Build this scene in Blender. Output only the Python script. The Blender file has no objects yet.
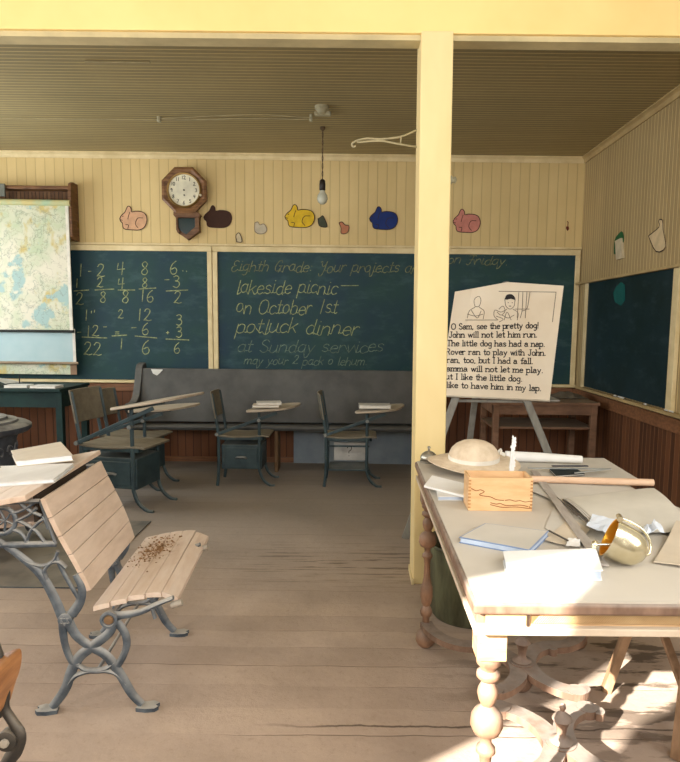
import bpy, bmesh, math, random
from mathutils import Vector, Matrix, Euler
random.seed(7)
SC = bpy.context.scene
COL = SC.collection
R = math.radians
PI = math.pi

# ------------------------------------------------------------ camera
F, CX, CY, TH, RO, H = 650.0, 356.5, 395.5, R(6.35), R(0.6), 1.35
_r = Vector((1, 0, 0)); _f = Vector((0, math.cos(TH), -math.sin(TH))); _u = Vector((0, math.sin(TH), math.cos(TH)))
CR = _r*math.cos(RO) + _u*math.sin(RO); CU = -_r*math.sin(RO) + _u*math.cos(RO)
cam_d = bpy.data.cameras.new('camera'); cam = bpy.data.objects.new('camera', cam_d); COL.objects.link(cam)
cam_d.sensor_fit = 'VERTICAL'; cam_d.sensor_height = 36.0; cam_d.lens = F*36.0/762.0
cam_d.shift_x = (340-CX)/762.0; cam_d.shift_y = (CY-381)/762.0
cam_d.clip_start = 0.05
M3 = Matrix((CR, CU, -_f)).transposed()
cam.matrix_world = Matrix.Translation((0, 0, H)) @ M3.to_4x4()
SC.camera = cam
def ray(px, py): return _f + CR*((px-CX)/F) + CU*((CY-py)/F)
def onz(px, py, z=0.0):
    d = ray(px, py); return Vector((0, 0, H)) + d*((z-H)/d.z)
def ony(px, py, y):
    d = ray(px, py); return Vector((0, 0, H)) + d*(y/d.y)
def onx(px, py, x):
    d = ray(px, py); return Vector((0, 0, H)) + d*(x/d.x)

# ------------------------------------------------------------ world, sun, window light, exposure
SC.view_settings.view_transform = 'Standard'; SC.view_settings.look = 'None'
SC.view_settings.gamma = 1.0; SC.view_settings.use_curve_mapping = False
SC.view_settings.exposure = 0.0
w = bpy.data.worlds.new('sky'); SC.world = w; w.use_nodes = True
bg = w.node_tree.nodes['Background']; bg.inputs[0].default_value = (0.80, 0.88, 1.0, 1); bg.inputs[1].default_value = 1.2
SUN = Vector((1.25, 1.6, -1.0)).normalized()
ld = bpy.data.lights.new('sun', 'SUN'); ld.energy = 26.0; ld.angle = R(0.5); ld.color = (1.0, 0.96, 0.90)
lo = bpy.data.objects.new('sun', ld); COL.objects.link(lo); lo.rotation_euler = SUN.to_track_quat('-Z', 'Y').to_euler()
def area(name, loc, direction, sx, sy, power, color):
    d = bpy.data.lights.new(name, 'AREA'); d.shape = 'RECTANGLE'; d.size = sx; d.size_y = sy; d.energy = power; d.color = color
    o = bpy.data.objects.new(name, d); COL.objects.link(o); o.location = loc
    o.rotation_euler = Vector(direction).to_track_quat('-Z', 'Z').to_euler(); return o
XL, XR, YB, YF = -4.3, 2.09, 6.206, -1.5      # room: left, right, back wall, wall behind the camera
ZC = 2.89; ZF = 3.15; YH = 3.265              # ceiling of the rear part, ceiling of the near part, header plane
area('window_daylight', (0.55, YF+0.03, 2.15), (0, 1, 0), 1.3, 1.3, 86, (0.96, 0.97, 1.0))
area('window_daylight', (-3.62, YF+0.03, 2.2), (0, 1, 0), 0.8, 1.3, 66, (0.96, 0.97, 1.0))
area('window_daylight', (XL+0.03, 1.6, 1.7), (1, 0, 0), 1.6, 1.7, 72, (0.95, 0.97, 1.0))
area('window_daylight', (XL+0.03, 4.75, 1.7), (1, 0, 0), 1.2, 1.7, 62, (0.90, 0.96, 1.0))
area('window_daylight', (XR-0.03, 0.4, 2.15), (-1, 0, 0), 1.6, 1.2, 50, (0.97, 0.98, 1.0))

# ------------------------------------------------------------ materials
MATS = {}
def lin(c):
    return tuple(((v/255.0)/12.92 if v/255.0 <= 0.04045 else ((v/255.0+0.055)/1.055)**2.4) for v in c)
def newmat(name):
    m = bpy.data.materials.new(name); m.use_nodes = True
    return m, m.node_tree.nodes, m.node_tree.links, m.node_tree.nodes['Principled BSDF']
def mix(N, L, fac, a, b):
    n = N.new('ShaderNodeMix'); n.data_type = 'RGBA'
    for s, v in ((n.inputs[0], fac), (n.inputs[6], a), (n.inputs[7], b)):
        if hasattr(v, 'links') or isinstance(v, bpy.types.NodeSocket): L.new(v, s)
        elif isinstance(v, (int, float)): s.default_value = v
        else: s.default_value = (*v, 1)
    return n.outputs[2]
def mth(N, L, op, a, b=None, clamp=False):
    n = N.new('ShaderNodeMath'); n.operation = op; n.use_clamp = clamp
    for i, v in enumerate((a, b)):
        if v is None: continue
        if isinstance(v, bpy.types.NodeSocket): L.new(v, n.inputs[i])
        else: n.inputs[i].default_value = v
    return n.outputs[0]
def noise(N, L, co, scale, detail=4, rough=0.6):
    n = N.new('ShaderNodeTexNoise'); n.inputs['Scale'].default_value = scale
    n.inputs['Detail'].default_value = detail; n.inputs['Roughness'].default_value = rough
    L.new(co, n.inputs['Vector']); return n.outputs[0]
def stretch(N, L, sc):
    tc = N.new('ShaderNodeTexCoord'); mp = N.new('ShaderNodeMapping'); mp.inputs['Scale'].default_value = sc
    L.new(tc.outputs['Object'], mp.inputs[0]); return mp.outputs[0]
def ramp(N, L, fac, lo_, hi_):
    n = N.new('ShaderNodeMapRange'); n.inputs[1].default_value = lo_; n.inputs[2].default_value = hi_
    L.new(fac, n.inputs[0]); return n.outputs[0]
def mat(name, a, b=None, rough=0.7, metal=0.0, scale=8, st=(1, 1, 1), dust=0.0, dustc=(190, 176, 155), bump=0.15, spec=0.3, lo_=0.35, hi_=0.65):
    if name in MATS: return MATS[name]
    m, N, L, P = newmat(name)
    co = stretch(N, L, st)
    b = b or tuple(int(v*0.88) for v in a)
    f = ramp(N, L, noise(N, L, co, scale), lo_, hi_)
    c = mix(N, L, f, lin(a), lin(b))
    if dust:
        g = N.new('ShaderNodeNewGeometry'); s = N.new('ShaderNodeSeparateXYZ'); L.new(g.outputs['Normal'], s.inputs[0])
        d = mth(N, L, 'MULTIPLY', mth(N, L, 'MAXIMUM', s.outputs[2], 0.0), ramp(N, L, noise(N, L, co, scale*0.7), 0.2, 0.55))
        d = mth(N, L, 'MULTIPLY', d, dust, True)
        c = mix(N, L, d, c, lin(dustc))
    L.new(c, P.inputs['Base Color'])
    P.inputs['Roughness'].default_value = rough; P.inputs['Metallic'].default_value = metal
    P.inputs['Specular IOR Level'].default_value = spec
    if bump:
        bn = N.new('ShaderNodeBump'); bn.inputs['Strength'].default_value = bump; bn.inputs['Distance'].default_value = 0.004
        L.new(noise(N, L, co, scale*4), bn.inputs['Height']); L.new(bn.outputs[0], P.inputs['Normal'])
    MATS[name] = m; return m
def bead(name, axis, pitch, a, b, groove, gw=0.06, rough=0.6, vary=0.25, dirt=None, gfade=1.0):
    """tongue-and-groove boards: grooves every `pitch` m across `axis` (0 x, 1 y, 2 z)"""
    m, N, L, P = newmat(name)
    tc = N.new('ShaderNodeTexCoord'); s = N.new('ShaderNodeSeparateXYZ'); L.new(tc.outputs['Object'], s.inputs[0])
    v = mth(N, L, 'DIVIDE', s.outputs[axis], pitch)
    fr = mth(N, L, 'FRACT', v); dd = mth(N, L, 'ABSOLUTE', mth(N, L, 'SUBTRACT', fr, 0.5))
    g = ramp(N, L, dd, 0.5-gw, 0.5-gw*0.3)
    cell = mth(N, L, 'FLOOR', v)
    wn = N.new('ShaderNodeTexWhiteNoise'); wn.noise_dimensions = '1D'; L.new(cell, wn.inputs['W'])
    st = [14, 14, 14]; 
    st[2 if axis != 2 else 0] = 1.2
    co = stretch(N, L, tuple(st)); n1 = noise(N, L, co, 1.6)
    co2 = stretch(N, L, (1, 1, 1)); n2 = ramp(N, L, noise(N, L, co2, 1.3, 6), 0.35, 0.7)
    t = mth(N, L, 'ADD', mth(N, L, 'MULTIPLY', n1, 0.6), mth(N, L, 'MULTIPLY', wn.outputs[0], vary*1.6), True)
    c = mix(N, L, t, lin(a), lin(b))
    if dirt: c = mix(N, L, mth(N, L, 'MULTIPLY', n2, 0.5), c, lin(dirt))
    c = mix(N, L, mth(N, L, 'MULTIPLY', g, gfade), c, lin(groove))
    L.new(c, P.inputs['Base Color']); P.inputs['Roughness'].default_value = rough; P.inputs['Specular IOR Level'].default_value = 0.25
    bn = N.new('ShaderNodeBump'); bn.inputs['Strength'].default_value = 0.6; bn.inputs['Distance'].default_value = 0.004; bn.invert = True
    L.new(g, bn.inputs['Height']); L.new(bn.outputs[0], P.inputs['Normal'])
    MATS[name] = m; return m

M_CREAM = bead('cream beadboard', 0, 0.088, (222, 198, 142), (208, 184, 128), (158, 132, 84), gw=0.045, dirt=(194, 168, 114), gfade=0.55)
M_CREAMR = bead('cream beadboard side', 1, 0.052, (182, 158, 112), (156, 134, 94), (212, 188, 138), gw=0.14, dirt=(138, 120, 84), gfade=0.8)  # darker copy of the cream boards, right wall's shade put into the colour
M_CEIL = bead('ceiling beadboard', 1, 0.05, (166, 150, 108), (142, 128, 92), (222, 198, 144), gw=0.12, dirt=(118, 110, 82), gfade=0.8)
M_WAIN = bead('brown wainscot', 0, 0.075, (132, 84, 54), (100, 64, 42), (54, 36, 28), gw=0.06, rough=0.45, vary=0.4)
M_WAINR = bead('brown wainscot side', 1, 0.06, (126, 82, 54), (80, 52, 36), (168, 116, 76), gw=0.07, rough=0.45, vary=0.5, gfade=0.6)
M_BROWNTRIM = mat('brown trim', (142, 98, 66), (112, 76, 52), scale=5, st=(1, 6, 12), rough=0.5)
M_TRIM = mat('cream trim', (228, 210, 164), (208, 188, 140), scale=6, rough=0.55)
M_HEADER = mat('header paint', (250, 220, 148), (244, 208, 134), scale=1.2, rough=0.7, bump=0.05)
M_POST = mat('post paint', (240, 218, 162), (226, 202, 142), scale=2.2, st=(1, 1, 0.35), rough=0.6, bump=0.08)
M_PLAIN = mat('plain plaster', (206, 198, 180), scale=2, bump=0.05)

# ------------------------------------------------------------ mesh helpers
class G:
    def __init__(s, off=(0, 0, 0)): s.bm = bmesh.new(); s.off = Vector(off)
    def _v(s, p): return s.bm.verts.new(Vector(p)-s.off)
    def box(s, c, d, rot=None):
        m = Matrix.Translation(Vector(c)-s.off)
        if rot is not None: m = m @ (Euler(rot).to_matrix().to_4x4() if not isinstance(rot, Matrix) else rot.to_4x4())
        bmesh.ops.create_cube(s.bm, size=1, matrix=m @ Matrix.Diagonal((*d, 1))); return s
    def bb(s, a, b):
        return s.box([(a[i]+b[i])/2 for i in range(3)], [abs(b[i]-a[i]) for i in range(3)])
    def bar(s, p, q, w, t, up=(0, 0, 1)):
        p, q = Vector(p), Vector(q); z = (q-p); l = z.length; z.normalize(); u_ = Vector(up)
        x = u_.cross(z)
        if x.length < 1e-4: x = Vector((1, 0, 0)).cross(z)
        x.normalize(); y = z.cross(x)
        return s.box((p+q)/2, (w, t, l), Matrix((x, y, z)).transposed())
    def rings(s, rings, close=True, cap=True):
        vs = [[s._v(p) for p in r] for r in rings]
        n = len(vs[0])
        for a, b in zip(vs, vs[1:]):
            for i in range(n if close else n-1):
                j = (i+1) % n; s.bm.faces.new((a[i], a[j], b[j], b[i]))
        if cap and n > 2:
            s.bm.faces.new(vs[0][::-1]); s.bm.faces.new(vs[-1])
        return s
    def tube(s, pts, r, n=8, flat=None, smooth=0):
        """round tube; flat=(axis vector, half thickness) gives a flat bar lying in a plane"""
        pts = [Vector(p) for p in pts]
        if smooth: pts = crom(pts, smooth)
        rs = r if isinstance(r, (list, tuple)) else [r]*len(pts)
        if len(rs) != len(pts):
            k = len(rs)-1; rs = [rs[min(k, int(i/(len(pts)-1)*k))]*(1-(i/(len(pts)-1)*k) % 1)+rs[min(k, int(i/(len(pts)-1)*k)+1)]*((i/(len(pts)-1)*k) % 1) for i in range(len(pts))]
        out = []; prev = None
        for i, p in enumerate(pts):
            t = (pts[min(i+1, len(pts)-1)]-pts[max(i-1, 0)])
            if t.length < 1e-7: t = Vector((0, 0, 1))
            t.normalize()
            if flat:
                b = Vector(flat[0]).normalized(); a = b.cross(t)
                if a.length < 1e-4: a = Vector((1, 0, 0)).cross(b)
                a.normalize(); rb = flat[1]
            else:
                if prev is None:
                    a = t.cross(Vector((0, 0, 1)))
                    if a.length < 0.1: a = t.cross(Vector((1, 0, 0)))
                else: a = prev - t*prev.dot(t)
                a.normalize(); prev = a; b = t.cross(a); rb = rs[i]
            out.append([p + a*rs[i]*math.cos(2*PI*k/n) + b*rb*math.sin(2*PI*k/n) for k in range(n)])
        return s.rings(out)
    def lathe(s, prof, c=(0, 0, 0), n=24, mx=None, cap=True):
        c = Vector(c); out = []
        for z, r_ in prof:
            ring = [Vector((max(r_, 1e-4)*math.cos(2*PI*k/n), max(r_, 1e-4)*math.sin(2*PI*k/n), z)) for k in range(n)]
            if mx is not None: ring = [mx @ p for p in ring]
            out.append([c+p for p in ring])
        return s.rings(out, cap=cap)
    def prism(s, poly, d):
        """polygon (3-D points) extruded by vector d"""
        d = Vector(d); a = [s._v(p) for p in poly]; b = [s._v(Vector(p)+d) for p in poly]; n = len(a)
        s.bm.faces.new(a); s.bm.faces.new(b[::-1])
        for i in range(n): s.bm.faces.new((a[i], b[i], b[(i+1) % n], a[(i+1) % n]))
        return s
    def grid(s, fn, nu, nv, th=None):
        v = [[s._v(fn(i/nu, j/nv)) for j in range(nv+1)] for i in range(nu+1)]
        for i in range(nu):
            for j in range(nv): s.bm.faces.new((v[i][j], v[i+1][j], v[i+1][j+1], v[i][j+1]))
        if th:
            t = Vector(th)
            w_ = [[s._v(Vector(fn(i/nu, j/nv))+t) for j in range(nv+1)] for i in range(nu+1)]
            for i in range(nu):
                for j in range(nv): s.bm.faces.new((w_[i][j], w_[i][j+1], w_[i+1][j+1], w_[i+1][j]))
            for i in range(nu):
                for j in (0, nv): s.bm.faces.new((v[i][j], v[i+1][j], w_[i+1][j], w_[i][j]))
            for j in range(nv):
                for i in (0, nu): s.bm.faces.new((v[i][j], v[i][j+1], w_[i][j+1], w_[i][j]))
        return s
    def build(s, name, m, parent=None, smooth=False, bevel=0, seg=2):
        bmesh.ops.recalc_face_normals(s.bm, faces=s.bm.faces)
        me = bpy.data.meshes.new(name); s.bm.to_mesh(me); s.bm.free(); me.materials.append(m)
        if smooth:
            for p in me.polygons: p.use_smooth = True
        o = bpy.data.objects.new(name, me); COL.objects.link(o)
        if parent: o.parent = parent
        if smooth: me.set_sharp_from_angle(angle=R(50))
        if bevel:
            b = o.modifiers.new('bevel', 'BEVEL'); b.width = bevel; b.segments = seg; b.limit_method = 'ANGLE'; b.angle_limit = R(40)
        return o
def crom(p, n):
    out = []; q = [p[0]*2-p[1]]+list(p)+[p[-1]*2-p[-2]]
    for i in range(1, len(q)-2):
        for k in range(n):
            t = k/n; a, b, c, d = q[i-1], q[i], q[i+1], q[i+2]
            out.append(0.5*((2*b)+(c-a)*t+(2*a-5*b+4*c-d)*t*t+(3*b-a-3*c+d)*t**3))
    out.append(p[-1]); return out
def thing(name, label, cat, loc=(0, 0, 0), rz=0, group=None):
    o = bpy.data.objects.new(name, None); COL.objects.link(o); o.location = loc; o.rotation_euler = (0, 0, rz)
    o.empty_display_size = 0.1
    return tag(o, label, cat, group)
def tag(o, label, cat, group=None):
    o['label'] = label; o['category'] = cat
    if group: o['group'] = group
    return o
def struct(o): o['kind'] = 'structure'; return o
def origin(o, p):
    """move a top-level mesh's origin to p"""
    p = Vector(p); o.data.transform(Matrix.Translation(-p)); o.location = p; return o
def dup(root, loc, rz, label, sc=None):
    r_ = root.copy(); COL.objects.link(r_); r_.location = loc; r_.rotation_euler = (0, 0, rz); r_['label'] = label
    if sc: r_.scale = sc
    for ch in list(root.children):
        c = ch.copy(); COL.objects.link(c); c.parent = r_
        for g_ in ch.children:
            d = g_.copy(); COL.objects.link(d); d.parent = c
    return r_

# ------------------------------------------------------------ stroke lettering
GL = {
'a': (6, '~5,5 3,6 1,5 0,3 1,.7 3,0 4.5,1 5,2.5|5,6 5,.8 6,0'), 'b': (6, '0,10 0,0|~0,4.5 2,6 4.5,5.3 5,3 4.5,.7 2,0 0,1.2'),
'c': (5.5, '~5,5 3,6 1,5.2 0,3 1,.7 3,0 5,1'), 'd': (6.3, '~5,4.6 3,6 1,5.2 0,3 1,.7 3,0 5,1.4|5,10 5,.5 6,0'),
'e': (5.8, '~.2,3 2.6,3.3 5,3.6 4.5,5.2 2.8,6 1,5.2 0,3 1,.7 3,0 5,1'), 'f': (4.5, '~5,9.3 3.8,10 2.5,9 2.2,6 2.2,0|0,6 4.5,6'),
'g': (6, '~5,5 3,6 1,5.2 0,3.2 1,1 3,.4 5,2|~5,6 5,0 4.8,-2.5 3,-4 .8,-3.2'), 'h': (6.5, '0,10 0,0|~0,4 2,5.9 4,5.6 5,4 5,0'),
'i': (2.6, '1,6 1,0|1,8.6 1,8.2'), 'j': (3, '~1.6,6 1.6,-2 .8,-3.6 -.6,-3.6|1.6,8.6 1.6,8.2'),
'k': (6, '0,10 0,0|4.8,6 .2,2.4|1.8,3.7 5,0'), 'l': (2.6, '1,10 1,0'), 'm': (9.4, '0,6 0,0|~0,4 1.8,5.9 3.4,5.6 4,4 4,0|~4,4 5.8,5.9 7.4,5.6 8,4 8,0'),
'n': (6.4, '0,6 0,0|~0,4 2,5.9 4,5.6 5,4 5,0'), 'o': (6, '~2.5,6 .7,5.2 0,3 .7,.8 2.5,0 4.3,.8 5,3 4.3,5.2 2.5,6'),
'p': (6, '0,6 0,-4|~0,4.5 2,6 4.5,5.3 5,3 4.5,.7 2,0 0,1.2'), 'r': (5, '0,6 0,0|~0,3.6 1.4,5.5 3,6 4,5.3'),
's': (5.2, '~4.4,5 2.6,6 .6,5.2 .8,3.6 3.6,2.6 4.4,1.2 2.8,0 .2,.8'), 't': (4.4, '~1.8,9 1.8,1.4 2.8,0 4.2,.8|0,6 4,6'),
'u': (6.4, '~0,6 0,2 1,.3 2.8,0 5,2|5,6 5,.6 6,0'), 'v': (6, '0,6 2.5,0|2.5,0 5,6'), 'w': (8, '0,6 2,0|2,0 3.6,5.6|3.6,5.6 5.4,0|5.4,0 7.2,6'),
'x': (6, '0,6 5,0|5,6 0,0'), 'y': (6, '0,6 2.6,.4|~5,6 2.6,.4 1.4,-3 -.4,-3.8'),
'B': (7.5, '0,10 0,0|~0,10 4,9.8 5.2,7.8 4,5.6 0,5.3|~0,5.3 4.6,5 6,2.8 4.6,.3 0,0'), 'E': (7, '~5.6,9 3,10 1,8.6 1.6,6 3.6,5.4|~3.6,5.4 .8,4.6 0,2.2 1.6,0 4,.2 6,2'),
'F': (7, '~0,9.4 3,10 6.6,9.6|~4,9.8 3.4,5 2.6,1 .8,-.2 -.6,1|1.4,5.2 5.4,5.6'), 'G': (7.4, '~5.6,8 4.4,9.8 2,8.8 .2,4.6 .8,.8 3.2,0 5.4,2.6|3.4,4.6 6.6,4.8|~5.6,4.8 5.4,1 4.2,-1'),
'I': (3.6, '1.4,10 1.4,0'), 'J': (6, '~4,10 4,2.4 3.2,.4 1.4,0 0,1.6'), 'M': (10, '0,10 0,0|0,10 4,1.5 8,10|8,10 8,0'),
'O': (8.6, '~3.8,10 1,8.6 0,5 1,1.4 3.8,0 6.6,1.4 7.6,5 6.6,8.6 3.8,10'), 'R': (8, '0,10 0,0|~0,10 4.6,9.8 6,7.6 4.6,5.4 0,5|3.4,5 6.4,0'),
'S': (6.8, '~5.6,8.4 3.4,10 .8,9 .6,6.8 3,5.4 5.6,3.6 5.4,1 3,0 .2,1.6'), 'T': (8, '3.6,10 3.6,0|0,10 7.2,10|0,8.4 0,10|7.2,8.4 7.2,10'),
'Y': (7.6, '~0,9 1.4,9.6 2,6.4 3.6,5 5.2,6.4 6.2,9.8|~6.2,9.8 5.6,2 4.4,-3 2,-3.6 1.2,-1.6'),
'1': (5, '2.4,10 2,0'), '2': (6.6, '~.4,8 2,10 4.6,9.4 4.8,7 2.6,3.4 0,.4|~0,.4 2,.6 4,0 6.4,.6'), '3': (6, '~.4,9 2.4,10 4.6,8.8 4,6.4 1.8,5.6|~1.8,5.6 4.8,4.8 5.2,2 3,0 .2,1'),
'4': (6.6, '.8,9 0,4 5.8,4.6|4.4,10 3.8,0'), '5': (6, '5,10 1.2,9.8 .8,6|~.8,6 4,6 5.2,3.4 3.6,.4 .2,.6'), '6': (6.4, '~4.4,10 1.6,7.4 .2,3.4 1.4,.2 4,.2 5.2,2.6 3.8,4.8 1,3.6'),
'8': (6, '~4.8,8.4 3,10 .9,8.6 1.4,6.6 4,4.4 5,2.2 3.4,0 .8,.8 .8,3 3.4,5.4 4.9,8.4'), '-': (6, '.5,4 4.8,4.2'), '=': (6, '.3,5.6 5.4,5.8|.3,3 5.4,3.2'), '+': (6, '.5,4.2 4.8,4.4|2.6,6.4 2.6,2'),
'.': (2.6, '.6,.5 1,.1'), ',': (2.8, '1,.7 .3,-1.2'), '!': (3, '1,10 1,3|1,.6 1,.1'), ':': (3, '1,5 1,4.6|1,1 1,.6'), "'": (2, '1,10 .8,8'), '&': (7, '~6,0 3,4 1.4,7.4 2.8,9.6 4.2,8 3,5.4 .4,3 .6,.6 3,0 5.8,3'),
' ': (4, ''), '@': (6.4, '~.6,4.6 1.4,5.8 3,6 4.4,5 4.5,3|4.5,4.5 4.5,.8 5.8,.1|~4.5,3.4 2,3.4 .3,2.4 .3,.8 1.6,0 3.4,.3 4.5,1.6'), '_': (14, '0,4.5 13,4.8'), '?': (6, '~.4,8 2.4,10 4.6,8.6 4,6.2 2.2,4.6 2.2,3|2.2,.6 2.2,.1'),
'0': (6, '~2.5,10 .4,7.6 0,5 .6,1.6 2.5,0 4.4,1.6 5,5 4.4,8 2.5,10'), '7': (6, '0,9.8 5,10 2,0'), '9': (6, '~4.6,7.4 3,10 .6,8.6 .8,6.2 3,5.6 4.8,7.8|4.8,8 3.8,0'),
}
def glyph(ch):
    w_, s = GL.get(ch, GL[' ']); out = []
    for st in s.split('|'):
        if not st: continue
        sm = st.startswith('~'); pts = [Vector((*map(float, q.split(',')), 0)) for q in st.lstrip('~').split()]
        out.append((sm, pts))
    return w_, out
def stroke_text(g, text, to3, size, wd, slant=0.0, sp=0.6, serif=False, jit=0.0, cursive=False, length=None, eps=0.0):
    """g: G; to3(x, y) -> 3-D point and a normal; size = cap height; ribbons wd wide"""
    k = size/10.0
    tot = sum(glyph(c)[0]+sp for c in text)
    kx = k if length is None else length/tot
    x = 0.0; last = None
    for ch in text:
        w_, st = glyph(ch)
        dy = random.uniform(-jit, jit)*2
        allp = []
        for sm, pts in st:
            pp = crom(pts, 5) if sm and len(pts) > 2 else pts
            q = [Vector(((x+p.x+slant*p.y)*kx, (p.y+dy)*k)) for p in pp]
            ribbon(g, q, wd, to3)
            allp.append(q)
            if serif and ch not in '.,!:':
                vert = (not sm or abs(pts[0].x-pts[-1].x) > 3 or ch in 'hnmrt')
                for e in (0, -1):
                    p = pts[e]; o_ = pts[1 if e == 0 else -2]
                    if abs(p.x-o_.x) <= 1.2 and p.y in (0, 6, 10, -4) and abs(p.y-o_.y) > 1 and not (ch == 't'):
                        lft = 1.5; rgt = 1.5 if p.y in (0, -4) or ch in 'IJM' else 0.2
                        ribbon(g, [Vector(((x+p.x-lft+slant*p.y)*kx, p.y*k)), Vector(((x+p.x+rgt+slant*p.y)*kx, p.y*k))], wd*0.8, to3)
        if cursive and ch.isalpha() and allp:
            st_ = min((q for a in allp for q in a), key=lambda q: q.x + abs(q.y-1*k)*0.5)
            en_ = max((q for a in allp for q in a), key=lambda q: q.x - abs(q.y-1*k)*0.8)
            if last is not None:
                mid = (last+st_)/2 - Vector((0, 0.5*k))
                ribbon(g, crom([Vector((*last, 0)), Vector((*mid, 0)), Vector((*st_, 0))], 4), wd*0.8, to3)
            last = en_ if ch != 'o' else max((q for a in allp for q in a), key=lambda q: q.x + q.y*0.8)
        else: last = None
        x += w_+sp
def ribbon(g, q, wd, to3):
    q = [Vector((p[0], p[1])) for p in q]
    L_, R_ = [], []
    for i, p in enumerate(q):
        t = q[min(i+1, len(q)-1)]-q[max(i-1, 0)]
        if t.length < 1e-9: t = Vector((1, 0))
        t.normalize(); n = Vector((-t.y, t.x))*wd/2
        e = t*wd*0.25 if i == len(q)-1 else (-t*wd*0.25 if i == 0 else Vector((0, 0)))
        L_.append(g._v(to3(*(p+n+e)))); R_.append(g._v(to3(*(p-n+e))))
    for i in range(len(q)-1): g.bm.faces.new((L_[i], L_[i+1], R_[i+1], R_[i]))

# ------------------------------------------------------------ structure
def floor_mat():
    m, N, L, P = newmat('dusty board floor')
    tc = N.new('ShaderNodeTexCoord'); s = N.new('ShaderNodeSeparateXYZ'); L.new(tc.outputs['Object'], s.inputs[0])
    co = stretch(N, L, (1, 1, 1)); cos_ = stretch(N, L, (0.7, 3.5, 1))
    warp = mth(N, L, 'MULTIPLY', noise(N, L, co, 2.0), 0.05)
    v = mth(N, L, 'DIVIDE', mth(N, L, 'ADD', s.outputs[1], warp), 0.145)
    fr = mth(N, L, 'ABSOLUTE', mth(N, L, 'SUBTRACT', mth(N, L, 'FRACT', v), 0.5))
    g = ramp(N, L, fr, 0.475, 0.495)
    wn = N.new('ShaderNodeTexWhiteNoise'); wn.noise_dimensions = '1D'; L.new(mth(N, L, 'FLOOR', v), wn.inputs['W'])
    patchy = ramp(N, L, noise(N, L, cos_, 1.1, 5), 0.42, 0.62)
    c = mix(N, L, ramp(N, L, noise(N, L, co, 1.5, 8), 0.3, 0.7), lin((208, 184, 162)), lin((170, 150, 132)))
    c = mix(N, L, mth(N, L, 'MULTIPLY', wn.outputs[0], 0.25), c, lin((134, 116, 102)))
    # sandier near the camera end of the room, greyer towards the back
    c = mix(N, L, mth(N, L, 'MULTIPLY', ramp(N, L, s.outputs[1], 2.0, 4.6), 0.75), c, lin((140, 133, 122)))
    c = mix(N, L, mth(N, L, 'MULTIPLY', ramp(N, L, noise(N, L, co, 34, 6, 0.75), 0.55, 0.75), 0.35), c, lin((118, 98, 78)))
    c = mix(N, L, mth(N, L, 'MULTIPLY', g, mth(N, L, 'MULTIPLY', patchy, 0.55)), c, lin((78, 62, 50)))
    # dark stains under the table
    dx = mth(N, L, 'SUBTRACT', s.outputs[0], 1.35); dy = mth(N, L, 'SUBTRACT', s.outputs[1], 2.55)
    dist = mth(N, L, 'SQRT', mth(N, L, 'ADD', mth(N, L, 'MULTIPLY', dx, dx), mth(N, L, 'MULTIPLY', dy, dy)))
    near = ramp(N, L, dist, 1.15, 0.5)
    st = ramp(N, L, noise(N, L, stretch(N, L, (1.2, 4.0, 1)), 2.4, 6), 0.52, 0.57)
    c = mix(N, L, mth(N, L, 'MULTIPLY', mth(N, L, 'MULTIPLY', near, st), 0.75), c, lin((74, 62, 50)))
    # a long dark split and stains beside the post
    dy2 = mth(N, L, 'ABSOLUTE', mth(N, L, 'SUBTRACT', mth(N, L, 'ADD', s.outputs[1], mth(N, L, 'MULTIPLY', noise(N, L, co, 3.5, 5), 0.07)), 2.09))
    cr = mth(N, L, 'MULTIPLY', ramp(N, L, dy2, 0.007, 0.002), ramp(N, L, s.outputs[0], -0.35, -0.05))
    c = mix(N, L, mth(N, L, 'MULTIPLY', cr, 0.8), c, lin((70, 56, 46)))
    near2 = mth(N, L, 'MULTIPLY', ramp(N, L, mth(N, L, 'ABSOLUTE', mth(N, L, 'SUBTRACT', s.outputs[1], 3.55)), 0.42, 0.1), ramp(N, L, mth(N, L, 'ABSOLUTE', mth(N, L, 'SUBTRACT', s.outputs[0], 0.0)), 0.9, 0.3))
    st2 = ramp(N, L, noise(N, L, stretch(N, L, (1.3, 16.0, 1)), 2.2, 5), 0.55, 0.6)
    c = mix(N, L, mth(N, L, 'MULTIPLY', mth(N, L, 'MULTIPLY', near2, st2), 0.6), c, lin((80, 68, 56)))
    L.new(c, P.inputs['Base Color']); P.inputs['Roughness'].default_value = 0.9; P.inputs['Specular IOR Level'].default_value = 0.15
    bn = N.new('ShaderNodeBump'); bn.inputs['Strength'].default_value = 0.5; bn.inputs['Distance'].default_value = 0.006
    hh = mth(N, L, 'SUBTRACT', noise(N, L, co, 22, 8, 0.7), mth(N, L, 'MULTIPLY', g, patchy))
    L.new(hh, bn.inputs['Height']); L.new(bn.outputs[0], P.inputs['Normal'])
    return m
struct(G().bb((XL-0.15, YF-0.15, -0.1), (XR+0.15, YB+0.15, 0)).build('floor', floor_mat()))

def holed(name, outer, holes, d, m):
    """flat wall with openings, extruded by d"""
    bm = bmesh.new(); es = []
    for loop in [outer]+holes:
        vs = [bm.verts.new(p) for p in loop]
        es += [bm.edges.new((vs[i], vs[(i+1) % len(vs)])) for i in range(len(vs))]
    bmesh.ops.triangle_fill(bm, use_beauty=True, use_dissolve=False, edges=es)
    r_ = bmesh.ops.extrude_face_region(bm, geom=bm.faces[:])
    bmesh.ops.translate(bm, vec=Vector(d), verts=[v for v in r_['geom'] if isinstance(v, bmesh.types.BMVert)])
    g = G(); g.bm.free(); g.bm = bm
    return struct(g.build(name, m))
def rectx(y, x0, x1, z0, z1): return [(x0, y, z0), (x1, y, z0), (x1, y, z1), (x0, y, z1)]
def recty(x, y0, y1, z0, z1): return [(x, y0, z0), (x, y1, z0), (x, y1, z1), (x, y0, z1)]
S3 = Vector((1.25, 1.6, -1.0))
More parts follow.
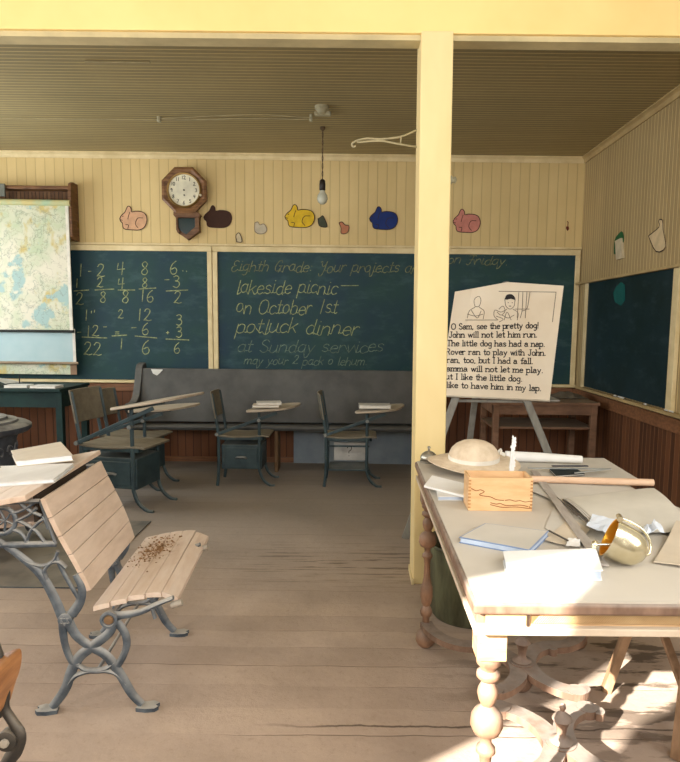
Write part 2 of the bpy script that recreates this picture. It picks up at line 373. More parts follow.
def back(p):
    p = Vector(p); t = (p.y-YF)/S3.y; return tuple(p-S3*t)
ZT = 0.78      # top of the big table
beam = [back((x, y, ZT)) for x, y in ((-1.0, 0.45), (-0.70, 0.65), (-0.226, 0.973), (0.25, 1.40), (0.63, 1.585), (0.50, 1.36), (0.15, 0.92), (0.0, 0.84), (-0.3, 0.5), (-1.0, 0.2))]  # hole added in the unseen rear wall, outlined to shape the sun patch
slit1 = [back((x, y, 0)) for x, y in ((-1.14, 2.283), (-1.05, 2.285), (-1.04, 2.30), (-1.10, 2.305))]
slit2 = [back((x, y, 0)) for x, y in ((-0.995, 2.225), (-0.95, 2.24), (-0.915, 2.275), (-0.95, 2.265))]  # both slits added to throw small sun spots on the floor
holed('wall_rear', rectx(YF, XL, XR, 0, ZF), [beam, rectx(YF, -0.1, 1.2, 1.45, 2.85), slit1, slit2, rectx(YF, -4.05, -3.2, 1.5, 2.85)], (-0.09375, -0.12, 0.075), M_PLAIN)
holed('wall_left', recty(XL, YF, YB, 0, ZF), [recty(XL, 0.8, 2.4, 0.85, 2.55), recty(XL, 4.15, 5.35, 0.85, 2.55)], (-0.12, 0, 0), M_PLAIN)
holed('wall_right_near', recty(XR, YF, YH, 0, ZF), [recty(XR, -0.4, 1.2, 1.5, 2.8)], (0.12, 0, 0), M_PLAIN)
# opaque sheets added over the unseen window openings to block direct sun
M_SUNBLOCK = mat('linen shade', (236, 232, 218), scale=30, bump=0)
def window(n, g1, g2):
    o = struct(g1.build('window_%d' % n, M_TRIM, bevel=0.004)); p = g2.build('window_shade', M_SUNBLOCK, o); return o
def winx(n, y, x0, x1, z0, z1, s):
    g = G()
    for a, b in (((x0-.07, z0-.07), (x0, z1+.07)), ((x1, z0-.07), (x1+.07, z1+.07)), ((x0-.07, z1), (x1+.07, z1+.07)), ((x0-.07, z0-.07), (x1+.07, z0))):
        g.bb((a[0], y, a[1]), (b[0], y+0.025*s, b[1]))
    window(n, g, G().bb((x0-.12, y+0.004*s, z0-.06), (x1+.12, y+0.012*s, z1+.12)))
def winy(n, x, y0, y1, z0, z1, s):
    g = G()
    for a, b in (((y0-.07, z0-.07), (y0, z1+.07)), ((y1, z0-.07), (y1+.07, z1+.07)), ((y0-.07, z1), (y1+.07, z1+.07)), ((y0-.07, z0-.07), (y1+.07, z0))):
        g.bb((x, a[0], a[1]), (x+0.025*s, b[0], b[1]))
    window(n, g, G().bb((x+0.004*s, y0-.12, z0-.06), (x+0.012*s, y1+.12, z1+.12)))
winx(1, YF, -0.1, 1.2, 1.45, 2.85, 1); winx(2, YF, -4.05, -3.2, 1.5, 2.85, 1)
winy(3, XL, 0.8, 2.4, 0.85, 2.55, 1); winy(4, XL, 4.15, 5.35, 0.85, 2.55, 1); winy(5, XR, -0.4, 1.2, 1.5, 2.8, -1)

struct(G().bb((XL, YB, 0.72), (XR+0.12, YB+0.12, ZC)).build('wall_back', M_CREAM))
struct(G().bb((XL, YB, 0), (XR, YB+0.12, 0.72)).build('trim_1', M_WAIN))
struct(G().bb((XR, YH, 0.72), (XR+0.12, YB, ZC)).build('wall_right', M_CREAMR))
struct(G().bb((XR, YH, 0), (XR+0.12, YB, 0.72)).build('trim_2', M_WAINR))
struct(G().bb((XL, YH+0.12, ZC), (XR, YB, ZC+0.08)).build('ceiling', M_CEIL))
struct(G().bb((XL, YF, ZF), (XR, YH, ZF+0.08)).build('ceiling_near', M_PLAIN))
hd = G().bb((XL, YH, 2.725), (XR, YH+0.12, ZF))
struct(hd.build('trim_3', M_HEADER, bevel=0.004))
# underside strip of the header, greyer than its face
struct(G().bb((XL, YH+0.02, 2.70), (XR, YH+0.115, 2.725)).build('trim_4', mat('header underside', (212, 196, 150), scale=4)))
# post
po = G().rings([[(a, YH-0.005, z), (b, YH-0.005, z), (b, YH+0.2, z), (a, YH+0.2, z)] for z, a, b in ((0, 0.304, 0.460), (2.735, 0.290, 0.444))])
struct(po.build('trim_5', M_POST, bevel=0.006))
struct(G().bb((0.296, YH-0.012, 0), (0.308, YH+0.2, 0.03)).build('baseboard_post', M_TRIM))
# crown moulding: profile swept along back and right walls
def crown(name, a, b, n, h=0.052, d=0.045):
    a, b, n = Vector(a), Vector(b), Vector(n); pr = [(0, -h), (0.012, -h), (0.016, -h*0.8), (d*0.45, -h*0.45), (d*0.8, -h*0.25), (d, -h*0.22), (d, 0), (0, 0)]
    r_ = lambda q: [q+n*x+Vector((0, 0, z)) for x, z in pr]
    return struct(G().rings([r_(a), r_(b)]).build(name, M_TRIM))
crown('trim_6', (XL, YB, ZC), (XR, YB, ZC), (0, -1, 0)); 
M_TRIM_SHADED = mat('cream trim dull', (190, 166, 118), (168, 144, 100), scale=6, rough=0.55)  # cream trim darkened for the right wall, shade painted in
o = crown('trim_7', (XR, YH+0.12, ZC), (XR, YB, ZC), (-1, 0, 0)); o.data.materials[0] = M_TRIM_SHADED
# wainscot caps and baseboards
struct(G().bb((XL, YB-0.022, 0.68), (XR, YB, 0.755)).build('trim_8', M_BROWNTRIM, bevel=0.006))
struct(G().bb((XR-0.022, YH+0.2, 0.66), (XR, YB-0.022, 0.755)).build('trim_9', M_BROWNTRIM, bevel=0.006))
struct(G().bb((XL, YB-0.012, 0), (XR, YB, 0.05)).build('baseboard_back', M_BROWNTRIM))
struct(G().bb((XR-0.012, YH, 0), (XR, YB-0.012, 0.05)).build('baseboard_right', M_BROWNTRIM))
# picture rail above the boards
struct(G().bb((XL, YB-0.02, 2.055), (XR, YB, 2.075)).build('trim_10', M_TRIM, bevel=0.004))
struct(G().bb((XR-0.05, YH+0.3, 1.728), (XR, YB-0.022, 1.748)).build('trim_11', M_TRIM_SHADED, bevel=0.004))

# ------------------------------------------------------------ chalkboards
def slate_mat(name, a, b, c3):
    m, N, L, P = newmat(name); co = stretch(N, L, (1, 1, 1))
    f = ramp(N, L, noise(N, L, co, 1.6, 7, 0.65), 0.35, 0.68)
    c = mix(N, L, f, lin(a), lin(b))
    f2 = ramp(N, L, noise(N, L, stretch(N, L, (1.2, 1.2, 3.0)), 3.0, 8, 0.7), 0.52, 0.8)
    c = mix(N, L, mth(N, L, 'MULTIPLY', f2, 0.6), c, lin(c3))
    L.new(c, P.inputs['Base Color']); P.inputs['Roughness'].default_value = 0.55; P.inputs['Specular IOR Level'].default_value = 0.2
    return m
SLATE = slate_mat('slate', (38, 68, 64), (32, 56, 72), (76, 106, 104))
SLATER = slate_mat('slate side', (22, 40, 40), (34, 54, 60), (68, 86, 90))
def chalk_mat(name, c, a): return mat(name, c, tuple(int(v*a) for v in c), scale=40, bump=0, rough=0.95, lo_=0.3, hi_=0.6)
CHALK = chalk_mat('yellow chalk', (182, 190, 132), 0.66); CHALKF = chalk_mat('faded chalk', (122, 142, 122), 0.66)
YW = YB-0.0125
def wallp(x, z): return (x, YW-0.0012, z)
def wxz(px, py): p = ony(px, py, YW); return p.x, p.z
def board_back(label, x0, x1, loc):
    t = thing('chalkboard', label, 'chalkboard', loc, 0)
    G(loc).bb((x0, YW, 0.79), (x1, YB, 2.0)).build('slate', SLATE, t)
    g = G(loc)
    g.bb((x0-0.045, YB-0.03, 2.0), (x1+0.045, YB, 2.05)); g.bb((x0-0.045, YB-0.03, 0.78), (x0, YB, 2.0)); g.bb((x1, YB-0.03, 0.78), (x1+0.045, YB, 2.0))
    g.build('frame', M_TRIM, t, bevel=0.005)
    G(loc).bb((x0-0.045, YB-0.06, 0.765), (x1+0.045, YB, 0.78)).bb((x0-0.045, YB-0.06, 0.78), (x1+0.045, YB-0.053, 0.788)).build('chalk_tray', M_TRIM, t, bevel=0.003)
    return t
def chalk(t, loc, items, m):
    for text, px, py, h, slant, cur, px2 in items:
        g = G(loc)
        x, z = wxz(px, py); x2, z2 = wxz(px2, py) if px2 else (None, None)
        stroke_text(g, text, lambda a, b, x=x, z=z: wallp(x+a, z+b), h, 0.0080, slant*1.25, 0.9, cursive=cur, jit=0.5 if cur else 0.3, length=(x2-x) if px2 else None)
        g.build('chalk_writing', m, t)
l1 = (-2.2, YB, 0.79)
b1 = board_back('dark green chalkboard with chalk sums in cream frame, left of the wide board', -3.95, -1.411, l1)
def sums():
    it = []
    def a(t, px, py, h=0.115): it.append((t, px, py, h, 0.05, False, None))
    a('1', 78, 276); a('2', 97, 276); a('4', 117, 275, .12); a('8', 141, 274, .12); a('6', 170, 274, .12); a('..', 182, 271, .1)
    a('-', 88, 274, .06)
    a('1', 75, 287, .08); a('2', 97, 287, .09); a('4', 118, 288, .1); a('8', 142, 287, .09); a('-', 164, 284, .1); a('3', 173, 288, .11)
    a('2', 76, 304, .11); a('8', 100, 302, .1); a('8', 122, 303, .115); a('16', 140, 302, .11); a('2', 174, 303, .11)
    a("1''", 84, 321, .1); a('2', 118, 318, .08); a('12', 137, 320, .11); a('3', 176, 325, .1)
    a('-', 77, 336, .08); a('12', 86, 336, .1); a('-', 103, 330, .07); a('=', 115, 336, .07); a('-', 131, 332, .1); a('6', 142, 334, .11); a('+', 166, 335, .06); a('3', 176, 337, .1)
    a('22', 84, 355, .12); a('1', 119, 349, .1); a('6', 142, 354, .13); a('6', 174, 353, .1)
    return it
cw = chalk(b1, l1, sums(), CHALK)
for x0, y0, x1, y1 in ((74, 291, 89, 290), (95, 290, 114, 289), (118, 290, 135, 290), (139, 289, 156, 288), (166, 291, 188, 290), (82, 337, 107, 338), (112, 336, 127, 335), (135, 336, 157, 338), (166, 339, 189, 340)):
    a, b = wxz(x0, y0), wxz(x1, y1); g = G(l1); ribbon(g, [a, b], 0.009, wallp); g.build('chalk_line', CHALK, b1)
l2 = (0.35, YB, 0.79)
b2 = board_back('wide blue-green chalkboard covered in cursive chalk writing behind the cream post', -1.315, 2.036, l2)
chalk(b2, l2, [('Eighth Grade: Your projects are', 231, 271, .10, .28, True, 424), ('on Friday.', 447, 264, .085, .28, True, 509)], chalk_mat('thin chalk', (144, 148, 106), 0.64))
chalk(b2, l2, [('lakeside picnic', 236, 293, .13, .25, True, 338), ('_', 341, 291, .1, 0, False, 361), ('on October 1st', 236, 313, .135, .25, True, 338), ('potluck dinner', 236, 333, .14, .25, True, 360)], CHALK)
chalk(b2, l2, [('at Sunday services', 237, 351, .12, .25, True, 384)], CHALKF)
chalk(b2, l2, [('may your 2 pack o lehum.', 244, 364, .08, .25, True, 368)], CHALKF)
g = G(l2)
for px, py, s in ((376, 277, 0.01),): g.box(wallp(*wxz(px, py)), (s, 0.001, s))
# right-hand board
l3 = (XR, 5.1, 0.79)
b3 = thing('chalkboard', 'dark chalkboard with a teal smudge on the right side wall', 'chalkboard', l3)
YN, YFAR = 4.31, 5.92
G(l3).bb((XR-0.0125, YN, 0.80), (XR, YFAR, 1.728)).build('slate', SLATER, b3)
G(l3).bb((XR-0.03, YFAR, 0.79), (XR, YFAR+0.05, 1.728)).build('frame', M_TRIM, b3, bevel=0.004)
G(l3).bb((XR-0.03, YN-0.08, 0.79), (XR, YN, 1.728)).build('frame', M_TRIM, b3, bevel=0.004)
G(l3).bb((XR-0.07, 3.7, 0.775), (XR, YFAR+0.07, 0.79)).bb((XR-0.07, 3.7, 0.79), (XR-0.062, YFAR+0.07, 0.798)).build('chalk_tray', M_TRIM_SHADED, b3, bevel=0.003)
pts = [onx(*p, XR-0.0135) for p in ((616, 287), (621, 282), (625, 285), (625, 300), (621, 306), (615, 302), (613, 293))]
G(l3).prism(pts, (-0.0006, 0, 0)).build('paint_smudge', mat('teal smudge', (20, 92, 88), rough=0.9, bump=0), b3)
g = G()
for i, (px, py, l_) in enumerate(((615, 396.4, .05), (619, 397.3, .04), (622, 398, .05), (645, 402.3, .03), (666, 411, .05), (671, 412.6, .05))):
    p = onx(px, py, XR-0.03)
    o = origin(G().tube([(XR-0.03, p.y-l_/2, 0.797), (XR-0.028, p.y+l_/2, 0.797)], 0.006).build('chalk_stick', mat('white chalk', (232, 232, 226), bump=0)), (XR-0.03, p.y, 0.79))
    tag(o, ['white chalk stub at the far end of the tray under the side chalkboard', 'white chalk stub between two others at the tray far end', 'nearest stub of the far trio of chalks on the side tray', 'lone chalk stub midway along the side tray', 'thick chalk piece at the near end of the side tray', 'nearest of all chalk pieces on the side tray'][i], 'chalk', 'chalk on the tray')

# ------------------------------------------------------------ clock
WOOD_D = mat('dark oak', (122, 86, 54), (84, 54, 32), scale=4, st=(2, 2, 14), rough=0.45)
WOOD_K = mat('oak rim', (140, 102, 66), (98, 66, 40), scale=4, st=(2, 2, 14), rough=0.4)
c0 = ony(184.5, 190.5, YB-0.06); cl = Vector((c0.x, YB, c0.z))
t = thing('wall_clock', 'octagonal wooden schoolhouse wall clock with white dial above chalkboard', 'clock', cl)
def octo(c, r_, y): return [(c.x+r_*math.cos(PI/8+k*PI/4), y, c.z+r_*math.sin(PI/8+k*PI/4)) for k in range(8)]
ro = 0.222
g = G(cl).rings([octo(cl, ro*0.96, YB), octo(cl, ro*0.96, YB-0.05), octo(cl, ro, YB-0.055), octo(cl, ro, YB-0.075), octo(cl, ro*0.9, YB-0.085), octo(cl, ro*0.72, YB-0.07)])
g.build('case', WOOD_K, t)
RX = Matrix.Rotation(PI/2, 3, 'X')
G(cl).lathe([(0.070, 0.158), (0.082, 0.160), (0.09, 0.152), (0.088, 0.142), (0.075, 0.140)], cl, 48, RX, cap=False).build('bezel', mat('brass bezel', (150, 120, 70), metal=0.7, rough=0.35, bump=0), t, smooth=True)
dl = G(cl).lathe([(0.070, 0.146), (0.076, 0.146)], cl, 48, RX).build('dial', mat('white dial', (232, 226, 198), scale=6, bump=0), t)
g = G(cl)
for k in range(1, 13):
    a = PI/2-k*PI/6; cx_, cz_ = cl.x+0.112*math.cos(a), cl.z+0.112*math.sin(a); s = str(k); w_ = sum(glyph(q)[0]+1 for q in s)*0.003
    stroke_text(g, s, lambda u_, v_, cx_=cx_, cz_=cz_, w_=w_: (cx_-w_/2+u_, YB-0.0768, cz_-0.015+v_), 0.03, 0.0055, 0, 1)
g.build('numerals', mat('black print', (34, 30, 28), bump=0), dl)
G(cl).tube([(cl.x, YB-0.075, cl.z), (cl.x, YB-0.085, cl.z)], 0.007).tube([(cl.x+0.002, YB-0.075, cl.z-0.045), (cl.x+0.002, YB-0.085, cl.z-0.045)], 0.007).build('winding_hole', mat('black print', (0, 0, 0)), dl)
G(cl).lathe([(0.08, 0.012), (0.1, 0.009), (0.102, 0.002)], cl+Vector((0.152, 0, -0.045)), 12, RX).build('latch', mat('ivory', (230, 220, 190), bump=0), t, smooth=True)
# drop box under the dial
x_, z_ = cl.x+0.012, cl.z-0.19
outer = [(-0.115, 0.0), (0.105, 0.0), (0.135, -0.03), (0.118, -0.05), (0.118, -0.18), (0.01, -0.255), (-0.085, -0.19), (-0.098, -0.16), (-0.098, -0.05), (-0.118, -0.03)]
inner = [(-0.08, -0.055), (0.08, -0.055), (0.08, -0.13), (-0.005, -0.205), (-0.062, -0.17), (-0.08, -0.14)]
G(cl).prism([(x_+a, YB, z_+b) for a, b in outer], (0, -0.035, 0)).prism([(x_+a, YB-0.035, z_+b) for a, b in [(-.098, -.05), (-.08, -.05), (-.08, -.14), (-.062, -.175), (-.072, -.20), (-.085, -.19), (-.098, -.16)]], (0, -0.025, 0)) \
    .prism([(x_+a, YB-0.035, z_+b) for a, b in [(.08, -.05), (.118, -.05), (.118, -.18), (.01, -.255), (-.012, -.215), (.08, -.135)]], (0, -0.03, 0)) \
    .prism([(x_+a, YB-0.035, z_+b) for a, b in [(-.115, 0), (.105, 0), (.135, -.03), (.118, -.055), (-.098, -.055), (-.118, -.03)]], (0, -0.035, 0)).build('drop_box', WOOD_D, t, bevel=0.003)
G(cl).prism([(x_+a, YB-0.036, z_+b) for a, b in inner], (0, -0.004, 0)).build('pendulum_window', mat('green black glass', (18, 44, 44), rough=0.15, bump=0), t)

# ------------------------------------------------------------ cutouts on the walls
def cut(name, label, cat, m, pts, group=None, outline=None, detail=(), th=0.006, side=None):
    P3 = (lambda a, b: onx(a, b, XR-0.001)) if side else (lambda a, b: ony(a, b, YB-0.001))
    q = [P3(*p) for p in pts]; q = crom(q+[q[0]], 3)[:-1] if len(q) > 5 else q
    c = sum(q, Vector())/len(q); c = Vector((XR if side else c.x, c.y if side else YB, c.z))
    n = Vector((-th, 0, 0)) if side else Vector((0, -th, 0))
    t = thing(name, label, cat, c, 0, group)
    G(c).prism(q, n).build('body', m, t)
    if outline:
        g = G(c); u2 = [Vector(((p.y if side else p.x), p.z)) for p in q]
        f3 = (lambda a, b: (XR-0.001-th-0.0008, a, b)) if side else (lambda a, b: (a, YB-0.001-th-0.0008, b))
        ribbon(g, u2+[u2[0]], 0.0075, f3)
        for d in detail:
            dd = [P3(*p) for p in d]; dd = crom(dd, 4) if len(dd) > 2 else dd
            ribbon(g, [Vector((p.y if side else p.x, p.z)) for p in dd], 0.006, f3)
        g.build('drawn_lines', outline, t)
    return t
INK = mat('brown ink', (58, 40, 30), bump=0)
def paint(name, c): return mat(name, c, tuple(int(v*0.9) for v in c), scale=14, bump=0.03, rough=0.8)
# rabbit outline, normalised: x 0..1 (faces left), y 0..1
RAB = [(0.0, .47), (.03, .36), (.10, .28), (.12, .12), (.20, .03), (.45, .0), (.72, .0), (.90, .10), (.99, .30), (1.0, .5), (.93, .68), (.78, .76), (.58, .78), (.50, .76), (.43, .76), (.42, .88), (.36, .98), (.29, .97), (.24, .86), (.19, .74), (.06, .60)]
def rabbit(label, x0, x1, yb, yt, m, ear=0, det=True):
    pts = [(x0+(x1-x0)*a, yb+(yt-yb)*b) for a, b in RAB]
    X_ = lambda a, b: (x0+(x1-x0)*a, yb+(yt-yb)*b)
    d = [[X_(.10, .56), X_(.14, .58)], [X_(.37, .74), X_(.33, .6), X_(.3, .45)], [X_(.68, .08), X_(.58, .25), X_(.66, .48), X_(.85, .5)], [X_(.02, .42), X_(.1, .4)], [X_(.3, .05), X_(.32, .2), X_(.22, .22)]] if det else []
    return cut('rabbit_cutout', label, 'cutout', m, pts, 'rabbit cutouts above the chalkboards', INK if det else None, d)
PINK = paint('pink paper', (214, 168, 130)); SALM = paint('salmon paper', (206, 134, 118))
rabbit('pink rabbit cutout with brown outline, left of the wall clock', 120, 147, 230, 206, PINK)
rabbit('dark brown rabbit cutout just right of the wall clock', 203.5, 232, 228, 205, paint('brown paper', (66, 42, 30)), det=False)
rabbit('bright yellow rabbit cutout above the wide chalkboard', 285, 314.5, 227.5, 204.5, paint('yellow paper', (222, 184, 44)))
rabbit('royal blue rabbit cutout left of the cream post', 369.5, 397.5, 229.5, 206.5, paint('blue paper', (32, 54, 118)))
rabbit('salmon pink rabbit cutout right of the cream post', 453, 480, 232.5, 209, SALM)
cut('paper_cutout', 'small pale grey paper cutout left of the yellow rabbit', 'cutout', paint('pale paper', (196, 184, 158)), [(255, 223), (258, 222), (260, 225), (264, 224), (267, 229), (265, 233), (259, 234), (255, 231)], 'small cutouts above the wide board', mat('pale ink', (140, 124, 100), bump=0))
cut('paper_cutout', 'small dark green leaf shaped cutout right of the yellow rabbit', 'cutout', paint('green paper', (72, 78, 60)), [(318, 219), (321, 217), (323, 216), (326, 222), (327, 227), (322, 227), (319, 225)], 'small cutouts above the wide board', INK)
cut('paper_cutout', 'small orange pink cutout left of the blue rabbit', 'cutout', paint('orange paper', (190, 124, 90)), [(339, 223), (342, 222), (345, 225), (349, 226), (348, 232), (344, 234), (341, 233), (341, 228)], 'small cutouts above the wide board', INK)
cut('paper_cutout', 'tiny white oval paper cutout on the board rail, right of the dark rabbit', 'cutout', paint('white oval', (206, 190, 154)), [(237, 242), (236, 237), (237, 234), (239, 233), (241, 236), (242, 242)], None, INK)
cut('paper_cutout', 'green backed white paper cutout above the side chalkboard', 'cutout', paint('green edge', (34, 92, 50)), [(614.5, 254), (615.3, 240), (620, 233), (622.6, 232), (624, 240), (620, 254)], 'cutouts on the side wall', None, side=1)
cut('paper_cutout', 'narrow white rectangular cutout in front of the green one', 'cutout', paint('pale card', (206, 192, 160)), [(617.3, 241), (623.2, 238), (624.8, 258), (618.5, 260)], 'cutouts on the side wall', None, side=1, th=0.02)
cut('paper_cutout', 'cream mug shaped paper cutout highest on the side wall', 'cutout', paint('cream paper', (214, 190, 148)), [(649.3, 236), (660, 227), (659.5, 221), (661.5, 219.5), (663.5, 221), (664, 230), (666.5, 247), (657, 251.5)], 'cutouts on the side wall', INK, side=1)
t = cut('wall_hook', 'small rusty red hook on the back wall near the right corner', 'hook', mat('rust', (112, 44, 24), bump=0), [(566, 229), (566, 226.5), (568.5, 226.5), (569, 229), (567.5, 231)])
c = t.location; p = ony(567.5, 221.5, YB); G(c).tube([(p.x, YB, p.z), (p.x, YB-0.02, p.z-0.01), (p.x, YB-0.012, c.z)], 0.004).build('stem', mat('rust', (0, 0, 0)), t)

# ------------------------------------------------------------ ceiling things
WIRE = mat('old white wire', (176, 164, 128), bump=0); PORC = mat('porcelain', (176, 170, 142), rough=0.3, bump=0)
p = Vector((-0.27, 4.85, ZC))
t = thing('ceiling_rosette', 'round porcelain ceiling rosette with insulator block above the pew', 'light fixture', p)
G(p).lathe([(0, 0.05), (-0.02, 0.05), (-0.03, 0.035), (-0.045, 0.03), (-0.05, 0.02)], p, 20).build('rosette', PORC, t, smooth=True)
G(p).bb((p.x-0.06, p.y+0.1, ZC-0.03), (p.x+0.06, p.y+0.14, ZC)).build('insulator_block', PORC, t, bevel=0.006)
G(p).tube([(p.x-0.09, p.y+0.19, ZC), (p.x-0.09, p.y+0.19, ZC-0.05)], 0.012).build('insulator_knob', PORC, t)
o = G().tube([(-0.36, 5.06, ZC-0.03), (-0.8, 5.08, ZC-0.022), (-1.5, 5.15, ZC-0.018), (-2.2, 5.17, ZC-0.012), (-3.4, 5.2, ZC-0.01)], 0.003, 6, smooth=4).tube([(-0.36, 5.02, ZC-0.03), (-0.8, 5.02, ZC-0.012), (-1.5, 5.12, ZC-0.016)], 0.0025, 6, smooth=4).build('ceiling_wire', WIRE)
tag(origin(o, (-0.36, 5.06, ZC)), 'long pale wire running left along the rear ceiling', 'wire')
p = Vector((-1.52, 5.13, ZC))
o = origin(G().lathe([(0, 0.018), (-0.02, 0.014), (-0.03, 0.018), (-0.04, 0.012)], p, 12).build('insulator_knob', PORC, smooth=True), p); tag(o, 'small porcelain knob holding the ceiling wire above the clock', 'insulator')
p0 = onz(85, 61.5, ZC-0.01); p1 = onz(150, 62.5, ZC-0.01)
o = origin(G().tube([p0, p1], 0.006, 6).build('ceiling_rod', WIRE), p1); tag(o, 'short thin rod fixed to the ceiling near the header', 'rod')
p = Vector((-0.29, 5.35, ZC)); bz = 2.48
t = thing('hanging_bulb', 'clear light bulb in black socket hanging on a twisted cord', 'light bulb', p)
g = G(p)
for ph in (0, PI): g.tube([(p.x+0.004*math.cos(ph+k*0.9), p.y+0.004*math.sin(ph+k*0.9), ZC-k*(ZC-bz)/24) for k in range(25)], 0.0035, 6)
g.lathe([(0, 0.02), (-0.015, 0.02), (-0.03, 0.006)], p, 12).build('cord', mat('brown cord', (96, 76, 50), bump=0), t)
G(p).lathe([(bz+.01, 0.008), (bz, 0.022), (bz-0.03, 0.025), (bz-0.075, 0.024), (bz-0.08, 0.018)], (p.x, p.y, 0), 16).build('socket', mat('black socket', (38, 32, 28), rough=0.4), t, smooth=True)
bm_ = mat('frosted bulb', (196, 196, 176), rough=0.15, bump=0)
G(p).lathe([(bz-0.075, 0.018), (bz-0.09, 0.022), (bz-0.115, 0.038), (bz-0.145, 0.043), (bz-0.17, 0.034), (bz-0.185, 0.015), (bz-0.187, 0.001)], (p.x, p.y, 0), 20).build('bulb', bm_, t, smooth=True)
yb = 3.42; c = Vector((0.293, yb, 2.28))
t = thing('wire_bracket', 'bent pale wire hook bracket sticking out from the cream post', 'bracket', c)
f = lambda a: [ony(x, y, yb) for x, y in a]
G(c).tube(f([(417, 130), (400, 137), (380, 139), (366, 138.5), (356, 141), (352, 144), (353, 147), (356, 146)]), 0.005, 6, smooth=3).tube(f([(417, 147), (398, 144), (382, 141), (368, 141.5), (357, 142.5)]), 0.005, 6, smooth=3).build('hook_arm', WIRE, t, smooth=True)
G(c).tube(f([(401, 136.5), (400.5, 144)]), 0.004, 6).build('cross_wire', WIRE, t)
c = Vector((0.453, 3.36, 1.35+139*3.36/650))
o = origin(G().lathe([(-0.006, 0.02), (0.01, 0.022), (0.02, 0.012), (0.03, 0.018), (0.036, 0.008)], c, 16, Matrix.Rotation(PI/2, 3, 'Y')).build('insulator_knob', PORC, smooth=True), c); tag(o, 'white porcelain knob on the right face of the cream post', 'insulator')

# ------------------------------------------------------------ map case and maps
def map_mat():
    m, N, L, P = newmat('printed map'); co = stretch(N, L, (1, 1, 1))
    n1 = noise(N, L, co, 1.6, 9, 0.6); land = ramp(N, L, n1, 0.43, 0.45)
    n2 = ramp(N, L, noise(N, L, co, 2.2, 5, 0.6), 0.4, 0.6)
    lc = mix(N, L, n2, lin((206, 200, 178)), lin((176, 186, 152)))
    n3 = ramp(N, L, noise(N, L, stretch(N, L, (1.5, 1, 1)), 2.2, 4), 0.55, 0.62); lc = mix(N, L, n3, lc, lin((186, 168, 104)))
    c = mix(N, L, land, lin((150, 176, 170)), lc)
    r_ = mth(N, L, 'ABSOLUTE', mth(N, L, 'SUBTRACT', noise(N, L, co, 9, 7, 0.65), 0.5))
    c = mix(N, L, mth(N, L, 'MULTIPLY', ramp(N, L, r_, 0.010, 0.002), 0.6), c, lin((112, 104, 82)))
    r2 = mth(N, L, 'ABSOLUTE', mth(N, L, 'SUBTRACT', n1, 0.497))
    c = mix(N, L, mth(N, L, 'MULTIPLY', ramp(N, L, r2, 0.006, 0.001), 0.5), c, lin((96, 116, 104)))
    L.new(c, P.inputs['Base Color']); P.inputs['Roughness'].default_value = 0.6; return m
MAPM = map_mat(); YM = 6.06
xc1 = -2.60; c = Vector((-3.3, YB, 2.07))
t = thing('map_case', 'brown tambour map case on the back wall above the map', 'map case', c)
TAMB = bead('tambour', 0, 0.035, (124, 92, 60), (94, 66, 42), (52, 34, 22), gw=0.14, vary=0.5)
G(c).bb((-4.1, YB-0.03, 2.10), (xc1-0.03, YB, 2.54)).build('back_panel', TAMB, t)
G(c).bb((-4.1, 6.06, 2.53), (xc1-0.02, YB, 2.56)).build('top_rail', WOOD_D, t, bevel=0.006)
G(c).prism([(xc1-0.035, y, z) for y, z in ((YB, 2.08), (6.09, 2.08), (6.05, 2.11), (6.05, 2.52), (6.06, 2.58), (6.10, 2.60), (YB, 2.60))], (0.03, 0, 0)).build('side_panel', WOOD_D, t, bevel=0.005)
for k, z in enumerate((2.34, 2.27, 2.19, 2.12)):
    G(c).tube([(xc1-0.07, 6.10, z), (xc1-0.035, 6.10, z)], 0.018, 10).build('roller_end', mat('dark iron end', (60, 58, 52), rough=0.4), t)
G(c).bb((-3.33+0.05, 6.04, 2.46), (-3.33+0.13, 6.06, 2.57)).build('clasp', mat('grey steel', (120, 122, 112), metal=0.5, rough=0.4), t, bevel=0.003)
hk = ony(79.5, 224, YB)
o = origin(G().tube([(hk.x-.04, YB, hk.z+.03), (hk.x-.02, YB-.03, hk.z+.035), (hk.x, YB-.03, hk.z-.01), (hk.x-.01, YB-.03, hk.z-.045), (hk.x-.045, YB-.02, hk.z-.03)], 0.007, 8, smooth=4).build('wall_hook', mat('old brass', (134, 104, 48), metal=0.6, rough=0.4, bump=0), smooth=True), hk)
tag(o, 'brass hook on the wall right of the map case', 'hook')
c = Vector((-3.3, YM, 2.4))
t = thing('wall_map', 'large faded wall map pulled down from the case, green roller on top', 'map', c)
G(c).tube([(-4.1, YM-0.01, 2.415), (-2.615, YM-0.01, 2.405)], 0.028, 12).build('roller', mat('green map roll', (158, 182, 150), (190, 176, 120), scale=5, st=(1, 1, 1)), t, smooth=True)
G(c).grid(lambda u_, v_: (-4.1+u_*1.47, YM-0.012+0.006*math.sin(u_*9)*v_, 2.40-v_*1.15), 16, 8, (0, 0.002, 0)).build('sheet', MAPM, t)
G(c).bb((-2.66, YM-0.017, 1.25), (-2.632, YM-0.010, 2.39)).build('edge_band', mat('map edge', (226, 220, 204), bump=0), t)
G(c).tube([(-4.1, YM-0.012, 1.247), (-2.625, YM-0.012, 1.247)], 0.013, 8).build('bottom_rod', mat('black rod', (44, 46, 42), bump=0), t)
c = Vector((-3.3, YM+0.03, 1.25))
t = thing('wall_map', 'pale blue lower map sheet hanging below the large faded map', 'map', c)
G(c).bb((-4.1, YM+0.02, 0.955), (-2.655, YM+0.022, 2.3)).build('sheet', mat('blue map', (172, 190, 190), (158, 182, 184), scale=3, bump=0), t)
G(c).bb((-2.655, YM+0.02, 0.955), (-2.628, YM+0.022, 1.27)).build('edge_band', mat('map edge', (0, 0, 0)), t)
